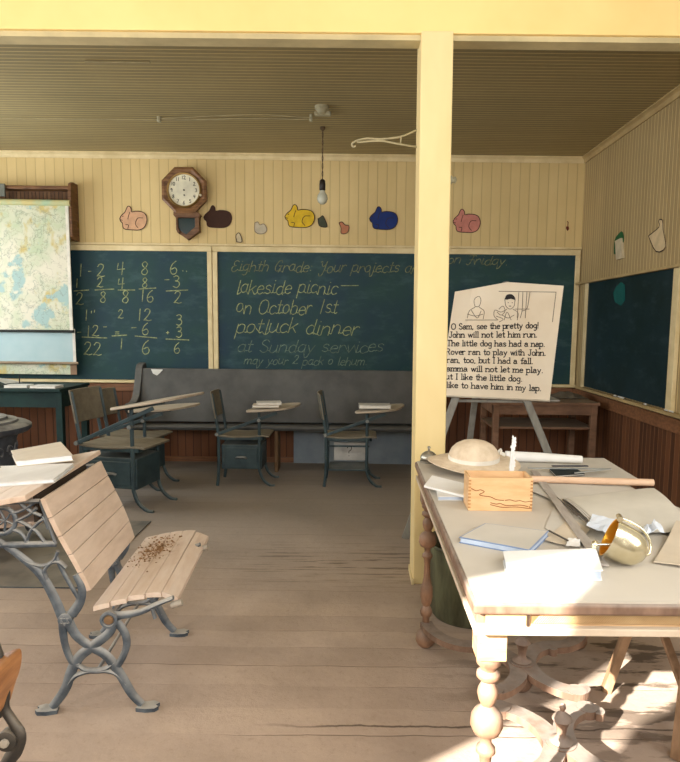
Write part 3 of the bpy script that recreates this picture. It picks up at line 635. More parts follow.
G(c).tube([(-4.1, YM+0.02, 0.95), (-2.61, YM+0.02, 0.95)], 0.012, 8).build('bottom_rod', mat('tan rod', (150, 130, 104), bump=0), t)
c = Vector((-3.3, YM+0.06, 0.95))
t = thing('wall_map', 'cream map strip with brown border, lowest of the hanging maps', 'map', c)
G(c).bb((-4.1, YM+0.055, 0.84), (-2.70, YM+0.058, 2.2)).build('sheet', MAPM, t)
G(c).bb((-2.70, YM+0.055, 0.84), (-2.64, YM+0.058, 1.0)).build('edge_band', mat('brown border', (150, 120, 92), bump=0), t)

# ------------------------------------------------------------ pew
PEW = mat('dusty grey green paint', (78, 78, 74), (62, 62, 60), scale=6, dust=0.4, dustc=(150, 146, 138), rough=0.6, bump=0.25)
px0, px1 = -2.0, 0.66
c = Vector(((px0+px1)/2, 5.9, 0))
t = thing('pew', 'long dark grey painted wooden pew along the back wall', 'pew', c)
G(c).prism([(px0+0.02, 5.87, 0.44), (px0+0.02, 5.90, 0.43), (px0+0.02, 6.04, 0.90), (px0+0.02, 6.035, 0.915), (px0+0.02, 6.00, 0.915)], (px1-px0-0.04, 0, 0)).build('backrest', PEW, t, bevel=0.005)
G(c).prism([(px0+0.02, 5.735, 0.425), (px0+0.02, 5.725, 0.41), (px0+0.02, 5.735, 0.385), (px0+0.02, 5.98, 0.385), (px0+0.02, 5.98, 0.415), (px0+0.02, 5.87, 0.42)], (px1-px0-0.04, 0, 0)).build('seat', PEW, t, bevel=0.004)
prof = crom([Vector((0, y, z)) for y, z in ((6.12, 0.0), (6.12, 0.5), (6.12, 0.92), (6.06, 0.955), (6.0, 0.93), (5.95, 0.80), (5.89, 0.68), (5.80, 0.625), (5.70, 0.62), (5.66, 0.585), (5.69, 0.55), (5.73, 0.5), (5.74, 0.3), (5.70, 0.0))], 3)
for x in (px0-0.045, px1-0.02): G(c).prism([(x, p.y, p.z) for p in prof], (0.065, 0, 0)).build('end_panel', PEW, t, bevel=0.006)
G(c).bb((-0.735, 5.78, 0), (-0.705, 5.98, 0.385)).build('leg', mat('pew leg', (120, 92, 62)), t, bevel=0.003)
p = ony(156, 372, 5.99)
o = origin(G().prism([ony(x, y, 5.985) for x, y in ((151, 369), (163, 369.5), (160, 373), (157, 375.5), (153, 373.5))], (0, -0.003, 0)).build('paper_scrap', mat('white scrap', (226, 224, 214), bump=0)), p); tag(o, 'torn white paper scrap on the top left of the pew back', 'paper')
o = origin(G().bb((-0.60, YB-0.035, 0.0), (0.62, YB-0.024, 0.42)).build('wall_panel', mat('pale blue board', (150, 160, 166), (128, 138, 146), scale=3, bump=0.1)), (0, YB-0.03, 0))
tag(o, 'pale blue grey board against the wall beneath the pew', 'board')

# ------------------------------------------------------------ tablet desk chairs
STEEL = mat('blue green enamelled steel', (56, 72, 74), (40, 54, 58), scale=10, rough=0.45, dust=0.5, dustc=(140, 140, 130), bump=0.1)
SEATW = mat('dusty brown seat wood', (118, 110, 92), (98, 90, 76), scale=6, st=(1, 4, 4), dust=0.85, dustc=(158, 146, 124), rough=0.6)
TABW = mat('worn pale tablet wood', (184, 170, 150), (160, 144, 124), scale=5, st=(1, 5, 5), dust=0.75, dustc=(206, 194, 174), rough=0.6)
def chair(label, box, loc, rz, g2, tz=0.622, rise=0.06, tl=0.84, tw=1.0):
    t = thing('tablet_arm_chair', label, 'school chair', loc, rz, g2)
    hw = 0.15
    # backrest: slightly curved plywood leaning back
    G().grid(lambda u_, v_: (-0.212-0.035*v_+0.025*(1-(2*u_-1)**2)*-1, -hw-0.012+u_*(2*hw+0.024), 0.56+v_*0.215), 8, 4, (0.012, 0, 0)).build('backrest', SEATW, t, bevel=0.003)
    G().grid(lambda u_, v_: (-0.19+u_*0.42, (-hw-0.01+v_*(2*hw+0.02)), 0.415-0.018*math.sin(u_*PI)+0.012*u_-0.02*max(0, u_-0.85)/0.15), 10, 4, (0, 0, 0.014)).build('seat', SEATW, t, bevel=0.003)
    for s in (-1, 1):
        y = s*hw
        G().tube([(-0.20, y, 0.0), (-0.19, y, 0.08), (-0.185, y, 0.2), (-0.185, y, 0.42), (-0.205, y, 0.56), (-0.238, y, 0.765)], 0.013, 8, ((0, 1, 0), 0.009), smooth=3).build('leg', STEEL, t, smooth=True)
        G().tube([(0.15, y, tz if s < 0 else 0.42), (0.15, y, 0.2), (0.155, y, 0.12), (0.185, y, 0.05), (0.24, y, 0.008), (0.275, y, 0.004)], 0.013, 8, ((0, 1, 0), 0.010), smooth=3).build('leg', STEEL, t, smooth=True)
    G().bb((-0.19, -hw, 0.385), (0.19, -hw+0.012, 0.415)).bb((-0.19, hw-0.012, 0.385), (0.19, hw, 0.415)).bb((0.17, -hw, 0.385), (0.19, hw, 0.415)).build('seat_frame', STEEL, t, bevel=0.003)
    if box:
        b = G().bb((-0.165, -hw+0.008, 0.14), (0.17, hw-0.008, 0.345)).build('storage_box', STEEL, t, bevel=0.006)
        G().bb((-0.13, -hw+0.002, 0.165), (0.13, -hw+0.008, 0.32)).build('drawer_front', STEEL, b, bevel=0.004)
        G().tube([(-0.04, -hw-0.004, 0.235), (-0.03, -hw-0.016, 0.245), (0.03, -hw-0.016, 0.245), (0.04, -hw-0.004, 0.235)], 0.01, 8).build('handle', mat('dull nickel', (140, 142, 136), metal=0.5, rough=0.4), b, smooth=True)
    else:
        G().bb((-0.165, -hw, 0.135), (0.17, hw, 0.15)).build('shelf', STEEL, t, bevel=0.003)
        G().bb((-0.17, -hw, 0.335), (0.17, -hw+0.01, 0.35)).build('shelf_rail', STEEL, t)
        b = G().bb((-0.13, hw-0.012, 0.165), (0.16, hw-0.006, 0.32)).build('shelf_back', mat('whitish board', (196, 192, 182), bump=0), t)
        g = G(); stroke_text(g, '?', lambda a, q: (-0.02+a, hw-0.0135, 0.2+q), 0.09, 0.006); g.build('pencil_mark', INK, b)
    G().bar((-0.195, -hw-0.02, 0.435), (0.30, -hw-0.02, tz-0.016+rise*0.2), 0.026, 0.012, (0, 1, 0)).build('brace_arm', STEEL, t, bevel=0.003)
    G().tube([(-0.195, -hw-0.035, 0.435), (-0.195, -hw+0.01, 0.435)], 0.014, 10).build('bolt', mat('dull nickel', (140, 142, 136), metal=0.5, rough=0.4), t)
    G().tube([(0.15, -hw-0.034, 0.555), (0.15, -hw, 0.555)], 0.014, 10).build('bolt', mat('dull nickel', (0, 0, 0)), t)
    # tablet top: rounded board rising slightly forwards
    pl = crom([Vector((x, y, 0)) for x, y in ((0.0, -0.22), (0.16, -0.235), (0.30, -0.225), (0.40, -0.16), (0.47, 0.02), (0.475, 0.13), (0.40, 0.165), (0.22, 0.14), (0.10, 0.06), (0.02, -0.08), (-0.02, -0.18), (0.0, -0.22))], 2)[:-1]
    zz = lambda x: tz+rise*max(x, 0)
    bm = G().prism([(p.x*tl+0.065, p.y*tw, zz(p.x)) for p in pl], (0, 0, 0.016)); bm.build('tablet', TABW, t, bevel=0.004)
    G().bar((0.08, -hw-0.01, tz-0.004), (0.36, -hw-0.01, tz-0.004+rise*0.33), 0.03, 0.008, (0, 0, 1)).build('tablet_bracket', STEEL, t)
    return t
GC = 'tablet arm chairs facing right before the pew'
chair_c = chair('teal steel tablet arm chair with closed box under the seat, middle of the row', True, (-0.945, 5.42, 0), 0, GC)
chair_d = chair('teal steel tablet arm chair with open shelf under the seat, nearest the post', False, (-0.06, 5.42, 0), 0, GC)
chair_a = chair('nearest and largest teal tablet arm chair, pale wooden tablet, left of the row', True, (-1.72, 4.72, 0), R(-12), GC, 0.665, 0.17, 0.86, 1.05); chair_a.scale = (1.22, 1.15, 1.10)
chair_b = dup(chair_c, (-1.82, 5.28, 0), R(-8), 'tablet arm chair half hidden behind the largest one at the left'); chair_b.scale = (1.10, 1.08, 1.02)
# chair C: seat storage has a face panel; books lie on the tablets
PAPER = mat('book pages', (232, 228, 216), (216, 210, 196), scale=60, st=(1, 1, 12), bump=0.05)
COVER = mat('dusty book cover', (206, 194, 174), (190, 176, 156), scale=10, dust=0.5, dustc=(220, 206, 184), bump=0.05)
WHITE = mat('dusty white paper', (222, 218, 210), (208, 203, 194), scale=5, bump=0.04)
GREYP = mat('grey dusty paper', (198, 192, 180), (184, 178, 166), scale=4, bump=0.04)
BLUEC = mat('blue cloth cover', (112, 140, 178), (96, 122, 160), scale=20, dust=0.3, dustc=(196, 190, 182), bump=0.03)
def book(name, label, quad, z0, h, mc, mp, group=None, cat='book'):
    """closed book on corners quad (x, y), counter-clockwise: cover boards above and below a page block"""
    c = sum((Vector((*q, 0)) for q in quad), Vector())/4; c.z = z0
    t = thing(name, label, cat, c, 0, group)
    th = min(0.0035, h*0.15)
    Q = lambda k, z: [((c.x+(x-c.x)*k), (c.y+(y-c.y)*k), z) for x, y in quad]
    G(c).prism(Q(0.965, z0+th), (0, 0, h-2*th)).build('pages', mp, t)
    G(c).prism(Q(1, z0), (0, 0, th)).prism(Q(1, z0+h-th), (0, 0, th)).build('cover', mc, t, bevel=0.0008, seg=1)
    if 'blue edged' in label: G(c).prism(Q(0.955, z0+h-0.0003), (0, 0, 0.0006)).build('dust_layer', GREYP, t)
    return t
def rot_rect(cx, cy, w_, d, a):
    ca, sa = math.cos(R(a)), math.sin(R(a)); return [(cx+x*ca-y*sa, cy+x*sa+y*ca) for x, y in ((-w_/2, -d/2), (w_/2, -d/2), (w_/2, d/2), (-w_/2, d/2))]
z = 0.662
book('book', 'lower pale book on the middle chair tablet, under a thin one', rot_rect(-0.74, 5.30, 0.22, 0.16, 4), z, 0.018, COVER, PAPER, 'books on chair tablets')
book('book', 'thin white book lying on top of another on the middle tablet', rot_rect(-0.72, 5.31, 0.20, 0.14, 12), z+0.0185, 0.02, WHITE, PAPER, 'books on chair tablets')
book('book', 'white book on the tablet of the chair nearest the post', rot_rect(0.15, 5.31, 0.26, 0.17, 2), z, 0.026, WHITE, PAPER, 'books on chair tablets')

# ------------------------------------------------------------ green table by the map
GREEN = mat('dark green chipped paint', (26, 54, 50), (18, 38, 38), scale=7, dust=0.3, dustc=(84, 92, 82), bump=0.2)
gx1 = -2.47; c = Vector((-3.2, 5.65, 0))
t = thing('green_table', 'dark green chipped wooden table under the wall maps', 'table', c)
G(c).bb((-4.1, 5.36, 0.755), (gx1+0.01, 5.965, 0.78)).build('tabletop', GREEN, t, bevel=0.004)
G(c).bb((-4.05, 5.40, 0.62), (gx1, 5.42, 0.755)).bb((gx1-0.02, 5.40, 0.62), (gx1, 5.93, 0.755)).bb((-4.05, 5.91, 0.62), (gx1, 5.93, 0.755)).build('apron', GREEN, t)
for x, y in ((gx1-0.05, 5.395), (gx1-0.05, 5.885), (-4.05, 5.395), (-4.05, 5.885)): G(c).bb((x, y, 0), (x+0.055, y+0.055, 0.755)).build('leg', GREEN, t, bevel=0.003)
z = 0.781
book('book', 'white book on the green table, left of a thinner one', rot_rect(-2.86, 5.48, 0.19, 0.14, 3), z, 0.022, WHITE, PAPER, 'papers on the green table')
book('book', 'white book at the right end of the green table', rot_rect(-2.62, 5.47, 0.22, 0.15, -2), z, 0.02, WHITE, PAPER, 'papers on the green table')
c = Vector((-3.13, 5.6, z))
o = origin(G().grid(lambda u_, v_: (-3.4+u_*0.44, 5.45+v_*0.28, z+0.004+0.09*math.sin(min(1, u_*1.02)*PI*0.9)*(1-0.5*v_)), 14, 6, (0, 0, 0.002)).build('curled_paper', WHITE, smooth=True), c); tag(o, 'curled white paper roll on the green table at the photo edge', 'paper')
t = thing('wire_stand', 'small dark wire stand poking up behind the curled paper', 'wire', (-2.92, 5.62, z))
G((-2.92, 5.62, z)).tube([(-2.98, 5.62, z), (-2.93, 5.62, z+0.004), (-2.925, 5.62, z+0.09)], 0.005, 6).build('wire', mat('black rod', (0, 0, 0)), t)
G((-2.92, 5.62, z)).tube([(-2.98, 5.58, z+0.003), (-2.925, 5.62, z+0.003), (-2.87, 5.66, z+0.003)], 0.004, 6).build('foot', mat('black rod', (0, 0, 0)), t)

# ------------------------------------------------------------ stove
IRON = mat('stove iron', (78, 82, 88), (54, 56, 62), scale=12, rough=0.55, metal=0.2, dust=0.8, dustc=(176, 174, 168), bump=0.4)
c = Vector((-2.27, 3.70, 0.026))
t = thing('cast_iron_stove', 'round cast iron stove with flared top at the left edge', 'stove', c)
G(c).lathe([(0.13, 0.30), (0.16, 0.33), (0.19, 0.34), (0.21, 0.30), (0.30, 0.26), (0.5, 0.27), (0.62, 0.275), (0.665, 0.29)], c, 40, cap=True).build('body', IRON, t, smooth=True)
top = G(c).lathe([(0.66, 0.28), (0.675, 0.345), (0.69, 0.36), (0.71, 0.36), (0.722, 0.34), (0.73, 0.29), (0.742, 0.285), (0.745, 0.27)], c, 48).build('top_plate', IRON, t, smooth=True)
G(c).lathe([(0.745, 0.235), (0.76, 0.23), (0.762, 0.2)], c, 40).build('lid', IRON, top, smooth=True)
g = G(c)
for k in range(20):
    a = k*PI/10; q = c+Vector((0.272*math.cos(a), 0.272*math.sin(a), 0.57)); e = Vector((-math.sin(a), math.cos(a), 0))
    g.tube([q-e*0.035, q-e*0.02+Vector((0, 0, 0.03)), q+e*0.015+Vector((0, 0, 0.015)), q+e*0.01-Vector((0, 0, 0.02)), q-e*0.01-Vector((0, 0, 0.015))], 0.007, 6, smooth=3)
g.build('relief_band', IRON, t, smooth=True)
for a in (-40, 50, 140, 230):
    e = Vector((math.cos(R(a)), math.sin(R(a)), 0))
    G(c).tube([c+e*0.26+Vector((0, 0, 0.16)), c+e*0.33+Vector((0, 0, 0.1)), c+e*0.34+Vector((0, 0, 0.03)), c+e*0.36+Vector((0, 0, 0.004))], [0.03, 0.028, 0.018, 0.016], 8, smooth=3).build('leg', IRON, t, smooth=True)
o = origin(G().bb((-3.2, 3.16, 0.0), (-1.38, 4.27, 0.007)).build('stove_board', mat('grey zinc sheet', (84, 90, 92), (66, 70, 72), scale=5, rough=0.5, metal=0.2, dust=0.5)), (-2.2, 3.8, 0)); tag(o, 'flat grey metal stove board on the floor under the stove', 'floor plate')

# ------------------------------------------------------------ cast iron school desk
CAST = mat('blue grey cast iron', (104, 112, 118), (62, 70, 78), scale=14, rough=0.5, metal=0.15, dust=0.9, dustc=(196, 190, 178), bump=0.3)
DESKW = mat('dusty pinkish desk wood', (216, 192, 170), (198, 172, 148), scale=5, st=(6, 1.2, 6), dust=0.7, dustc=(228, 214, 200), rough=0.7, bump=0.12)
SOIL = mat('mouse dirt', (150, 112, 72), (116, 86, 56), scale=60, bump=0.5)
dr = Vector((-0.90, 2.13, 0))
desk = thing('school_desk', 'pale wooden school desk with folding slatted seat on ornate cast iron legs', 'school desk', dr, R(4))
def L_(px, py, dy=0.0):
    p = ony(px, py, 2.13); return Vector((p.x-dr.x, dy, p.z))
def frame(dy, name='iron_frame'):
    g = G(); Yx = (0, 1, 0)
    def s(pts, r_, hy=0.011, sm=5): g.tube([L_(*p, dy) for p in pts], r_, 8, (Yx, hy), smooth=sm)
    s([(-30, 520), (0, 538), (22, 554), (42, 573), (55, 596), (63, 616)], [0.009, 0.012, 0.015, 0.017, 0.018])
    s([(64, 612), (64, 632), (67, 648), (73, 661), (80, 664)], [0.017, 0.013, 0.012, 0.012])
    s([(68, 618), (76, 634), (90, 646), (106, 656), (119, 674), (131, 695), (141, 706)], [0.018, 0.017, 0.017, 0.018, 0.017, 0.015])
    s([(114, 624), (108, 634), (94, 645), (80, 656), (72, 670), (66, 688), (54, 705)], [0.014, 0.016, 0.018, 0.018, 0.017, 0.015])
    s([(116, 622), (124, 634), (126, 646), (122, 658), (117, 666)], [0.016, 0.014, 0.012, 0.013])
    s([(69, 683), (76, 675), (88, 671), (97, 671), (107, 671), (117, 675), (126, 685)], 0.009)
    s([(78, 664), (86, 669), (97, 670), (107, 668), (114, 663)], 0.008)
    s([(72, 614), (80, 602), (82, 588), (76, 574)], [0.018, 0.015, 0.012])
    s([(79, 598), (66, 575), (57, 556)], 0.008, 0.008)
    s([(20, 552), (32, 561), (45, 564), (55, 559), (59, 550)], 0.006)
    s([(48, 578), (46, 569), (52, 562), (60, 561), (67, 567)], 0.007)
    s([(108, 616), (122, 616), (140, 613), (156, 606), (172, 600)], [0.016, 0.014, 0.010, 0.008], 0.012)
    s([(150, 607), (154, 620), (0, 0)][:2], 0.006)
    # desk side lattice
    s([(-60, 503), (42, 500)], 0.008, 0.012, 1); s([(-60, 543), (57, 543)], 0.0115, 0.012, 1); s([(42, 500), (57, 543)], 0.006, 0.010, 1)
    for cx_ in (5, -58):
        g.tube([L_(cx_+13*math.cos(a*PI/9), 519+13*math.sin(a*PI/9), dy) for a in range(19)], 0.0085, 8, (Yx, 0.008))
        for a in range(3): s([(cx_-11*math.cos(a*PI/3+.3), 519-11*math.sin(a*PI/3+.3)), (cx_+3, 519), (cx_+11*math.cos(a*PI/3+.3), 519+11*math.sin(a*PI/3+.3))], 0.0035, 0.006, 3)
    LA = [[(14, 512), (24, 509), (34, 503), (38, 499)], [(20, 500), (31, 509), (43, 515)], [(18, 520), (30, 514), (38, 507)], [(18, 518), (28, 523), (38, 530), (46, 541)],
          [(16, 528), (24, 532), (30, 541)], [(28, 541), (33, 529), (42, 520), (47, 518)], [(44, 515), (47, 520), (50, 528)]]
    for l in LA: s(l, 0.006, 0.008)
    for l in LA: s([(-52-(x-0)+0, y) for x, y in l], 0.006, 0.008, 3)
    # pivot boss, star medallion and feet
    q = L_(110, 618, dy); ry = Matrix.Rotation(PI/2, 3, 'X')
    g.lathe([(-0.016, 0.022), (0.018, 0.030), (0.022, 0.030), (0.024, 0.022), (0.020, 0.020)], q, 24, ry)
    q = L_(67, 618, dy); g.lathe([(-0.014, 0.022), (0.014, 0.024), (0.016, 0.020)], q, 20, ry)
    for k in range(3):
        a = k*2*PI/3+PI/2
        for sg in (1, -1):
            A = [q+Vector((0.017*math.cos(sg*(a+m*2*PI/3)), -0.017, 0.017*math.sin(sg*(a+m*2*PI/3)))) for m in (0, 1)]
            g.tube(A, 0.0022, 6)
    for fx, dx in ((50, -1), (146, 1)):
        q = L_(fx, 706, dy); q.z = 0.006
        g.prism([q+Vector((a*dx, b, -0.006)) for a, b in ((-0.035, -0.018), (0.0, -0.026), (0.03, -0.024), (0.042, -0.01), (0.03, 0.0), (0.042, 0.012), (0.02, 0.026), (-0.03, 0.018))], (0, 0, 0.014))
    return g.build(name, CAST, desk, smooth=True)
frame(0.0); frame(0.545)
# bronze bosses
for dy in (0.0,):
    G().lathe([(0.018, 0.018), (0.026, 0.014), (0.028, 0.004)], L_(110, 618, dy), 20, Matrix.Rotation(PI/2, 3, 'X')).build('pivot_cap', mat('worn bronze', (150, 120, 88), metal=0.4, rough=0.5), desk, smooth=True)
# rod joining the frames
G().tube([L_(110, 618, 0.0), L_(110, 618, 0.545)], 0.009, 8).tube([L_(97, 671, 0.0), L_(97, 671, 0.545)], 0.006, 8).build('cross_rod', CAST, desk)
# seat: five slats from y=-0.09 to 0.64, rising and rolling over at the front
prof = [(-0.008, .372), (.05, .383), (.11, .391), (.165, .400), (.22, .405), (.262, .398), (.275, .388)]
sx0, sx1 = 0.005, 0.285
def zseat(x):
    u_ = (x-sx0)/(sx1-sx0); return 0.376+0.032*math.sin(min(1, u_*1.08)*PI*0.62)-0.02*max(0, u_-0.82)/0.18
ns = 5; g = G(); ww = (sx1-sx0)/ns
for k in range(ns):
    xa, xb = sx0+k*ww+0.0008, sx0+(k+1)*ww-0.0008
    ya, yb_ = 0.0-0.004*math.sin(k*1.9)+0.01*k, 0.715-0.02*(k == 4)
    sl = [(xa+(xb-xa)*i/3) for i in range(4)]
    poly = [Vector((x, 0, zseat(x)+0.0015*math.sin(i*PI/3))) for i, x in enumerate(sl)]+[Vector((x, 0, zseat(x)-0.017)) for x in sl[::-1]]
    rr = [[p+Vector((0.004*q if k == 4 else -0.0*q, ya+(yb_-ya)*q, 0.002*q+(-0.01*(1-q) if False else 0))) for p in poly] for q in (0, 0.25, 0.5, 0.75, 0.92, 1)]
    g.rings(rr)
SEATM, N, L, P = newmat('stained seat wood')
co = stretch(N, L, (6, 1.2, 6)); tc = N.new('ShaderNodeTexCoord'); sx = N.new('ShaderNodeSeparateXYZ'); L.new(tc.outputs['Object'], sx.inputs[0])
dx = mth(N, L, 'MULTIPLY', mth(N, L, 'SUBTRACT', sx.outputs[0], 0.10), 1.6); dy = mth(N, L, 'SUBTRACT', sx.outputs[1], 0.50)
dd = mth(N, L, 'SQRT', mth(N, L, 'ADD', mth(N, L, 'MULTIPLY', dx, dx), mth(N, L, 'MULTIPLY', dy, dy)))
cc = mix(N, L, ramp(N, L, noise(N, L, co, 5), 0.3, 0.7), lin((222, 204, 186)), lin((208, 184, 162)))
mk = mth(N, L, 'MULTIPLY', ramp(N, L, dd, 0.20, 0.03), ramp(N, L, noise(N, L, stretch(N, L, (1, 1, 1)), 38, 6), 0.38, 0.6))
L.new(mix(N, L, mth(N, L, 'MULTIPLY', mk, 0.75), cc, lin((152, 116, 78))), P.inputs['Base Color']); P.inputs['Roughness'].default_value = 0.75
seat = g.build('seat', SEATM, desk, bevel=0.0012)
g = G(); random.seed(3)
for _ in range(260):
    y = random.gauss(0.50, 0.085); x = 0.07+random.gauss(0.03, 0.035)
    y = max(0.04, min(0.68, y)); x = max(0.012, min(0.26, x)); s_ = random.uniform(0.002, 0.006)
    g.box((x, y, zseat(x)+0.002*y/.7+s_*0.3), (s_*1.6, s_, s_*0.7), (random.random(), random.random(), random.random()*3))
d_ = g.build('dirt', SOIL, seat); d_['kind'] = 'stuff'; d_['label'] = 'brown crumbly dirt on the seat'
for dy in (0.0, 0.56): G().tube([L_(170, 601, dy)+Vector((0.0, 0, -0.024)), L_(180, 598, dy)+Vector((0.002, 0, -0.024))], 0.012, 10).build('bolt', mat('pale bolt', (170, 160, 144), rough=0.5), desk, smooth=True)
# backrest: slatted panel leaning back, from (-0.03,.40) to (-0.16,.745)
g = G(); nb = 5
A0, A1 = Vector((-0.006, 0, 0.432)), Vector((-0.124, 0, 0.768)); ax = (A1-A0); nrm = Vector((ax.z, 0, -ax.x)).normalized()
for k in range(nb):
    a, b = k/nb+0.003, (k+1)/nb-0.003
    bow = lambda q: 0.03*math.sin(q*PI)+0.012*q
    rr = []
    for yy, e in ((0.0, 0), (0.18, .2), (0.40, .6), (0.57, 1)):
        r4 = []
        for q, th in ((a, 0.0), ((a+b)/2, 0.0), (b, 0.0), (b, -0.017), ((a+b)/2, -0.017), (a, -0.017)):
            yy2 = yy+(0.075*q*(1 if e == 1 else 0)*0 + (bow(q)-0.02 if e == 1 else 0)-(0.02*q if e == 0 else 0))
            r4.append(A0+ax*q+nrm*(th+0.018*math.cos(q*PI*1.2)*0.5)+Vector((0, yy2, 0)))
        rr.append(r4)
    g.rings(rr)
g.build('backrest', DESKW, desk, bevel=0.0012)
# desk top sloping down away from the seat, box shelf under it
T0, T1 = Vector((-0.168, 0, 0.79)), Vector((-0.575, 0, 0.715))
y0, y1 = -0.08, 0.67
nn = Vector((-(T1-T0).z, 0, (T1-T0).x)).normalized(); nn = nn if nn.z > 0 else -nn
g = G()
for a, b in ((0, .31), (.315, .66), (.665, 1)):
    P0, P1 = T0+(T1-T0)*a, T0+(T1-T0)*b
    g.prism([P0+Vector((0, y0, 0)), P1+Vector((0, y0, 0)), P1+Vector((0, y1, 0)), P0+Vector((0, y1+0.0, 0))], -nn*0.02)
g.build('desktop', DESKW, desk, bevel=0.003)
G().prism([T0+Vector((-0.01, y0+.13, -0.125)), T1+Vector((0.02, y0+.13, -0.085)), T1+Vector((0.02, y1-.13, -0.085)), T0+Vector((-0.01, y1-.13, -0.125))], (0, 0, -0.014)).build('book_shelf', DESKW, desk, bevel=0.002)
G().bb((T0.x-0.03, y0+.13, 0.66), (T0.x-0.016, y1-.13, 0.755)).build('front_board', mat('dark shelf board', (74, 62, 50), scale=6), desk)
# books on its top (lie along the slope)
def slope_pt(px, py, h=0.0):
    """pixel on the desktop plane (lifted h), world"""
    rz = Matrix.Rotation(R(4), 3, 'Z'); n = rz @ nn; q0 = dr+rz @ T0+n*h
    d = ray(px, py); o = Vector((0, 0, H)); return o+d*((q0-o).dot(n)/d.dot(n)), n
def slope_book(name, label, px, h0, h, mc, mp):
    q = [slope_pt(x, y, h0)[0] for x, y in px]; n = slope_pt(0, 500)[1]; c = sum(q, Vector())/4
    t = thing(name, label, 'book', c, 0, 'books on the front school desk')
    qq = [c+(p-c)*0.97 for p in q]
    G(c).prism([p+n*0.002 for p in qq], n*(h-0.004)).build('pages', mp, t)
    G(c).prism(q, n*0.003).prism([p+n*(h-0.003) for p in q], n*0.003).build('cover', mc, t, bevel=0.0008, seg=1)
slope_book('book', 'large thin white book flat on the front school desk, under a smaller book', [(-25, 489), (55, 483), (75, 467), (-10, 470)], 0.001, 0.016, WHITE, mat('bright pages', (240, 240, 238), bump=0.03))
slope_book('book', 'small tan covered book on top of the large white book on the school desk', [(17, 467), (74, 461), (62, 447), (12, 456)], 0.0175, 0.026, COVER, mat('bright pages', (0, 0, 0)))

# ------------------------------------------------------------ second desk at the frame edge
e0 = ony(8, 745, 1.28); c = Vector((e0.x, 1.28, 0))
t = thing('school_desk', 'desk seat with orange brown slats and bolted iron arm, cut by the left photo edge', 'school desk', c)
f = lambda a, y=1.28: [ony(x, yy, y) for x, yy in a]
OLDW = mat('orange worn slat', (176, 124, 78), (132, 88, 54), scale=5, st=(1, 1, 5), rough=0.5)
q = crom(f([(0, 658), (12, 653), (17, 656), (16, 672), (10, 690), (4, 708), (-4, 700), (-3, 675)]), 3)
G(c).prism([p+Vector((0, 0.02, 0)) for p in q], (0, -0.40, 0)).build('backrest', OLDW, t, bevel=0.002)
for yy in (1.28,):
    g = G(c); g.tube(f([(-6, 640), (3, 668), (6, 690), (5, 708), (13, 722), (20, 735), (16, 750), (8, 762), (-2, 790), (-20, 830)], yy), [0.008, 0.008, 0.009, 0.01, 0.014, 0.015, 0.014, 0.013], 8, ((0, 1, 0), 0.01), smooth=4)
    g.tube(f([(5, 708), (-8, 718), (-16, 730)], yy), 0.012, 8, ((0, 1, 0), 0.01), smooth=4)
    g.lathe([(-0.012, 0.02), (0.014, 0.022), (0.016, 0.016)], f([(9, 738)], yy)[0], 20, Matrix.Rotation(PI/2, 3, 'X'))
    g.tube([f([(-20, 830)], yy)[0], Vector((-0.86, yy, 0.01)), Vector((-0.95, yy, 0.0))], 0.012, 8)
    g.build('iron_arm', mat('old iron', (62, 58, 52), (40, 40, 40), scale=14, rough=0.5, metal=0.3, dust=0.5, bump=0.3), t, smooth=True)
G(c).lathe([(0.012, 0.010), (0.022, 0.009), (0.023, 0.003)], f([(9, 738)])[0], 8, Matrix.Rotation(PI/2, 3, 'X')).build('bolt', mat('pale bolt', (0, 0, 0)), t)
s0 = ony(-2, 712, 1.28)
G(c).bb((s0.x-0.30, 0.86, s0.z-0.11), (s0.x-0.03, 1.27, s0.z-0.095)).build('seat', OLDW, t, bevel=0.003)

# ------------------------------------------------------------ big library table
TW = mat('weathered walnut', (144, 116, 96), (106, 82, 66), scale=6, st=(3, 3, 1), dust=0.6, dustc=(160, 152, 142), rough=0.55, bump=0.2)
TL = mat('pale oak apron', (208, 172, 128), (184, 146, 102), scale=7, st=(1.2, 3, 9), dust=0.3, rough=0.5, bump=0.15)
TTOP = mat('dusty table top', (186, 176, 160), (170, 160, 144), scale=3, dust=0.8, dustc=(198, 190, 176), rough=0.7, bump=0.06)
tx0, tx1, ty0, ty1 = 0.247, 0.992, 1.287, 2.675
c = Vector((0.62, 2.06, 0))
t = thing('library_table', 'large dusty wooden table with turned legs and scrolled stretchers, piled with papers', 'table', c)
G(c).bb((tx0+.008, ty0+.008, ZT-0.004), (tx1-.008, ty1-.008, ZT)).build('table_cover', TTOP, t)
G(c).bb((tx0, ty0, ZT-0.028), (tx1, ty1, ZT-0.0035)).build('tabletop', TW, t, bevel=0.006, seg=3)
zb = 0.716
G(c).bb((tx0+0.03, ty0+0.02, zb), (tx1-0.03, ty0+0.036, ZT-0.028)).build('apron', TL, t); G(c).bb((tx0+0.03, ty1-0.05, zb), (tx1-0.03, ty1-0.03, ZT-0.028)).build('apron', TL, t)
G(c).bb((tx0+0.012, ty0+0.03, zb), (tx0+0.03, ty1-0.03, ZT-0.028)).build('side_rail', TW, t, bevel=0.002)
G(c).bb((tx1-0.03, ty0+0.03, zb), (tx1-0.012, ty1-0.03, ZT-0.028)).build('side_rail', TW, t, bevel=0.002)
G(c).bb((tx0+0.125, ty0+0.0185, 0.7265), (tx1-0.03, ty0+0.0205, ZT-0.029)).build('frieze', mat('dark frieze', (136, 98, 62), (112, 78, 48), scale=12), t)  # tabletop overhang's shadow painted in as a darker band behind the hatching
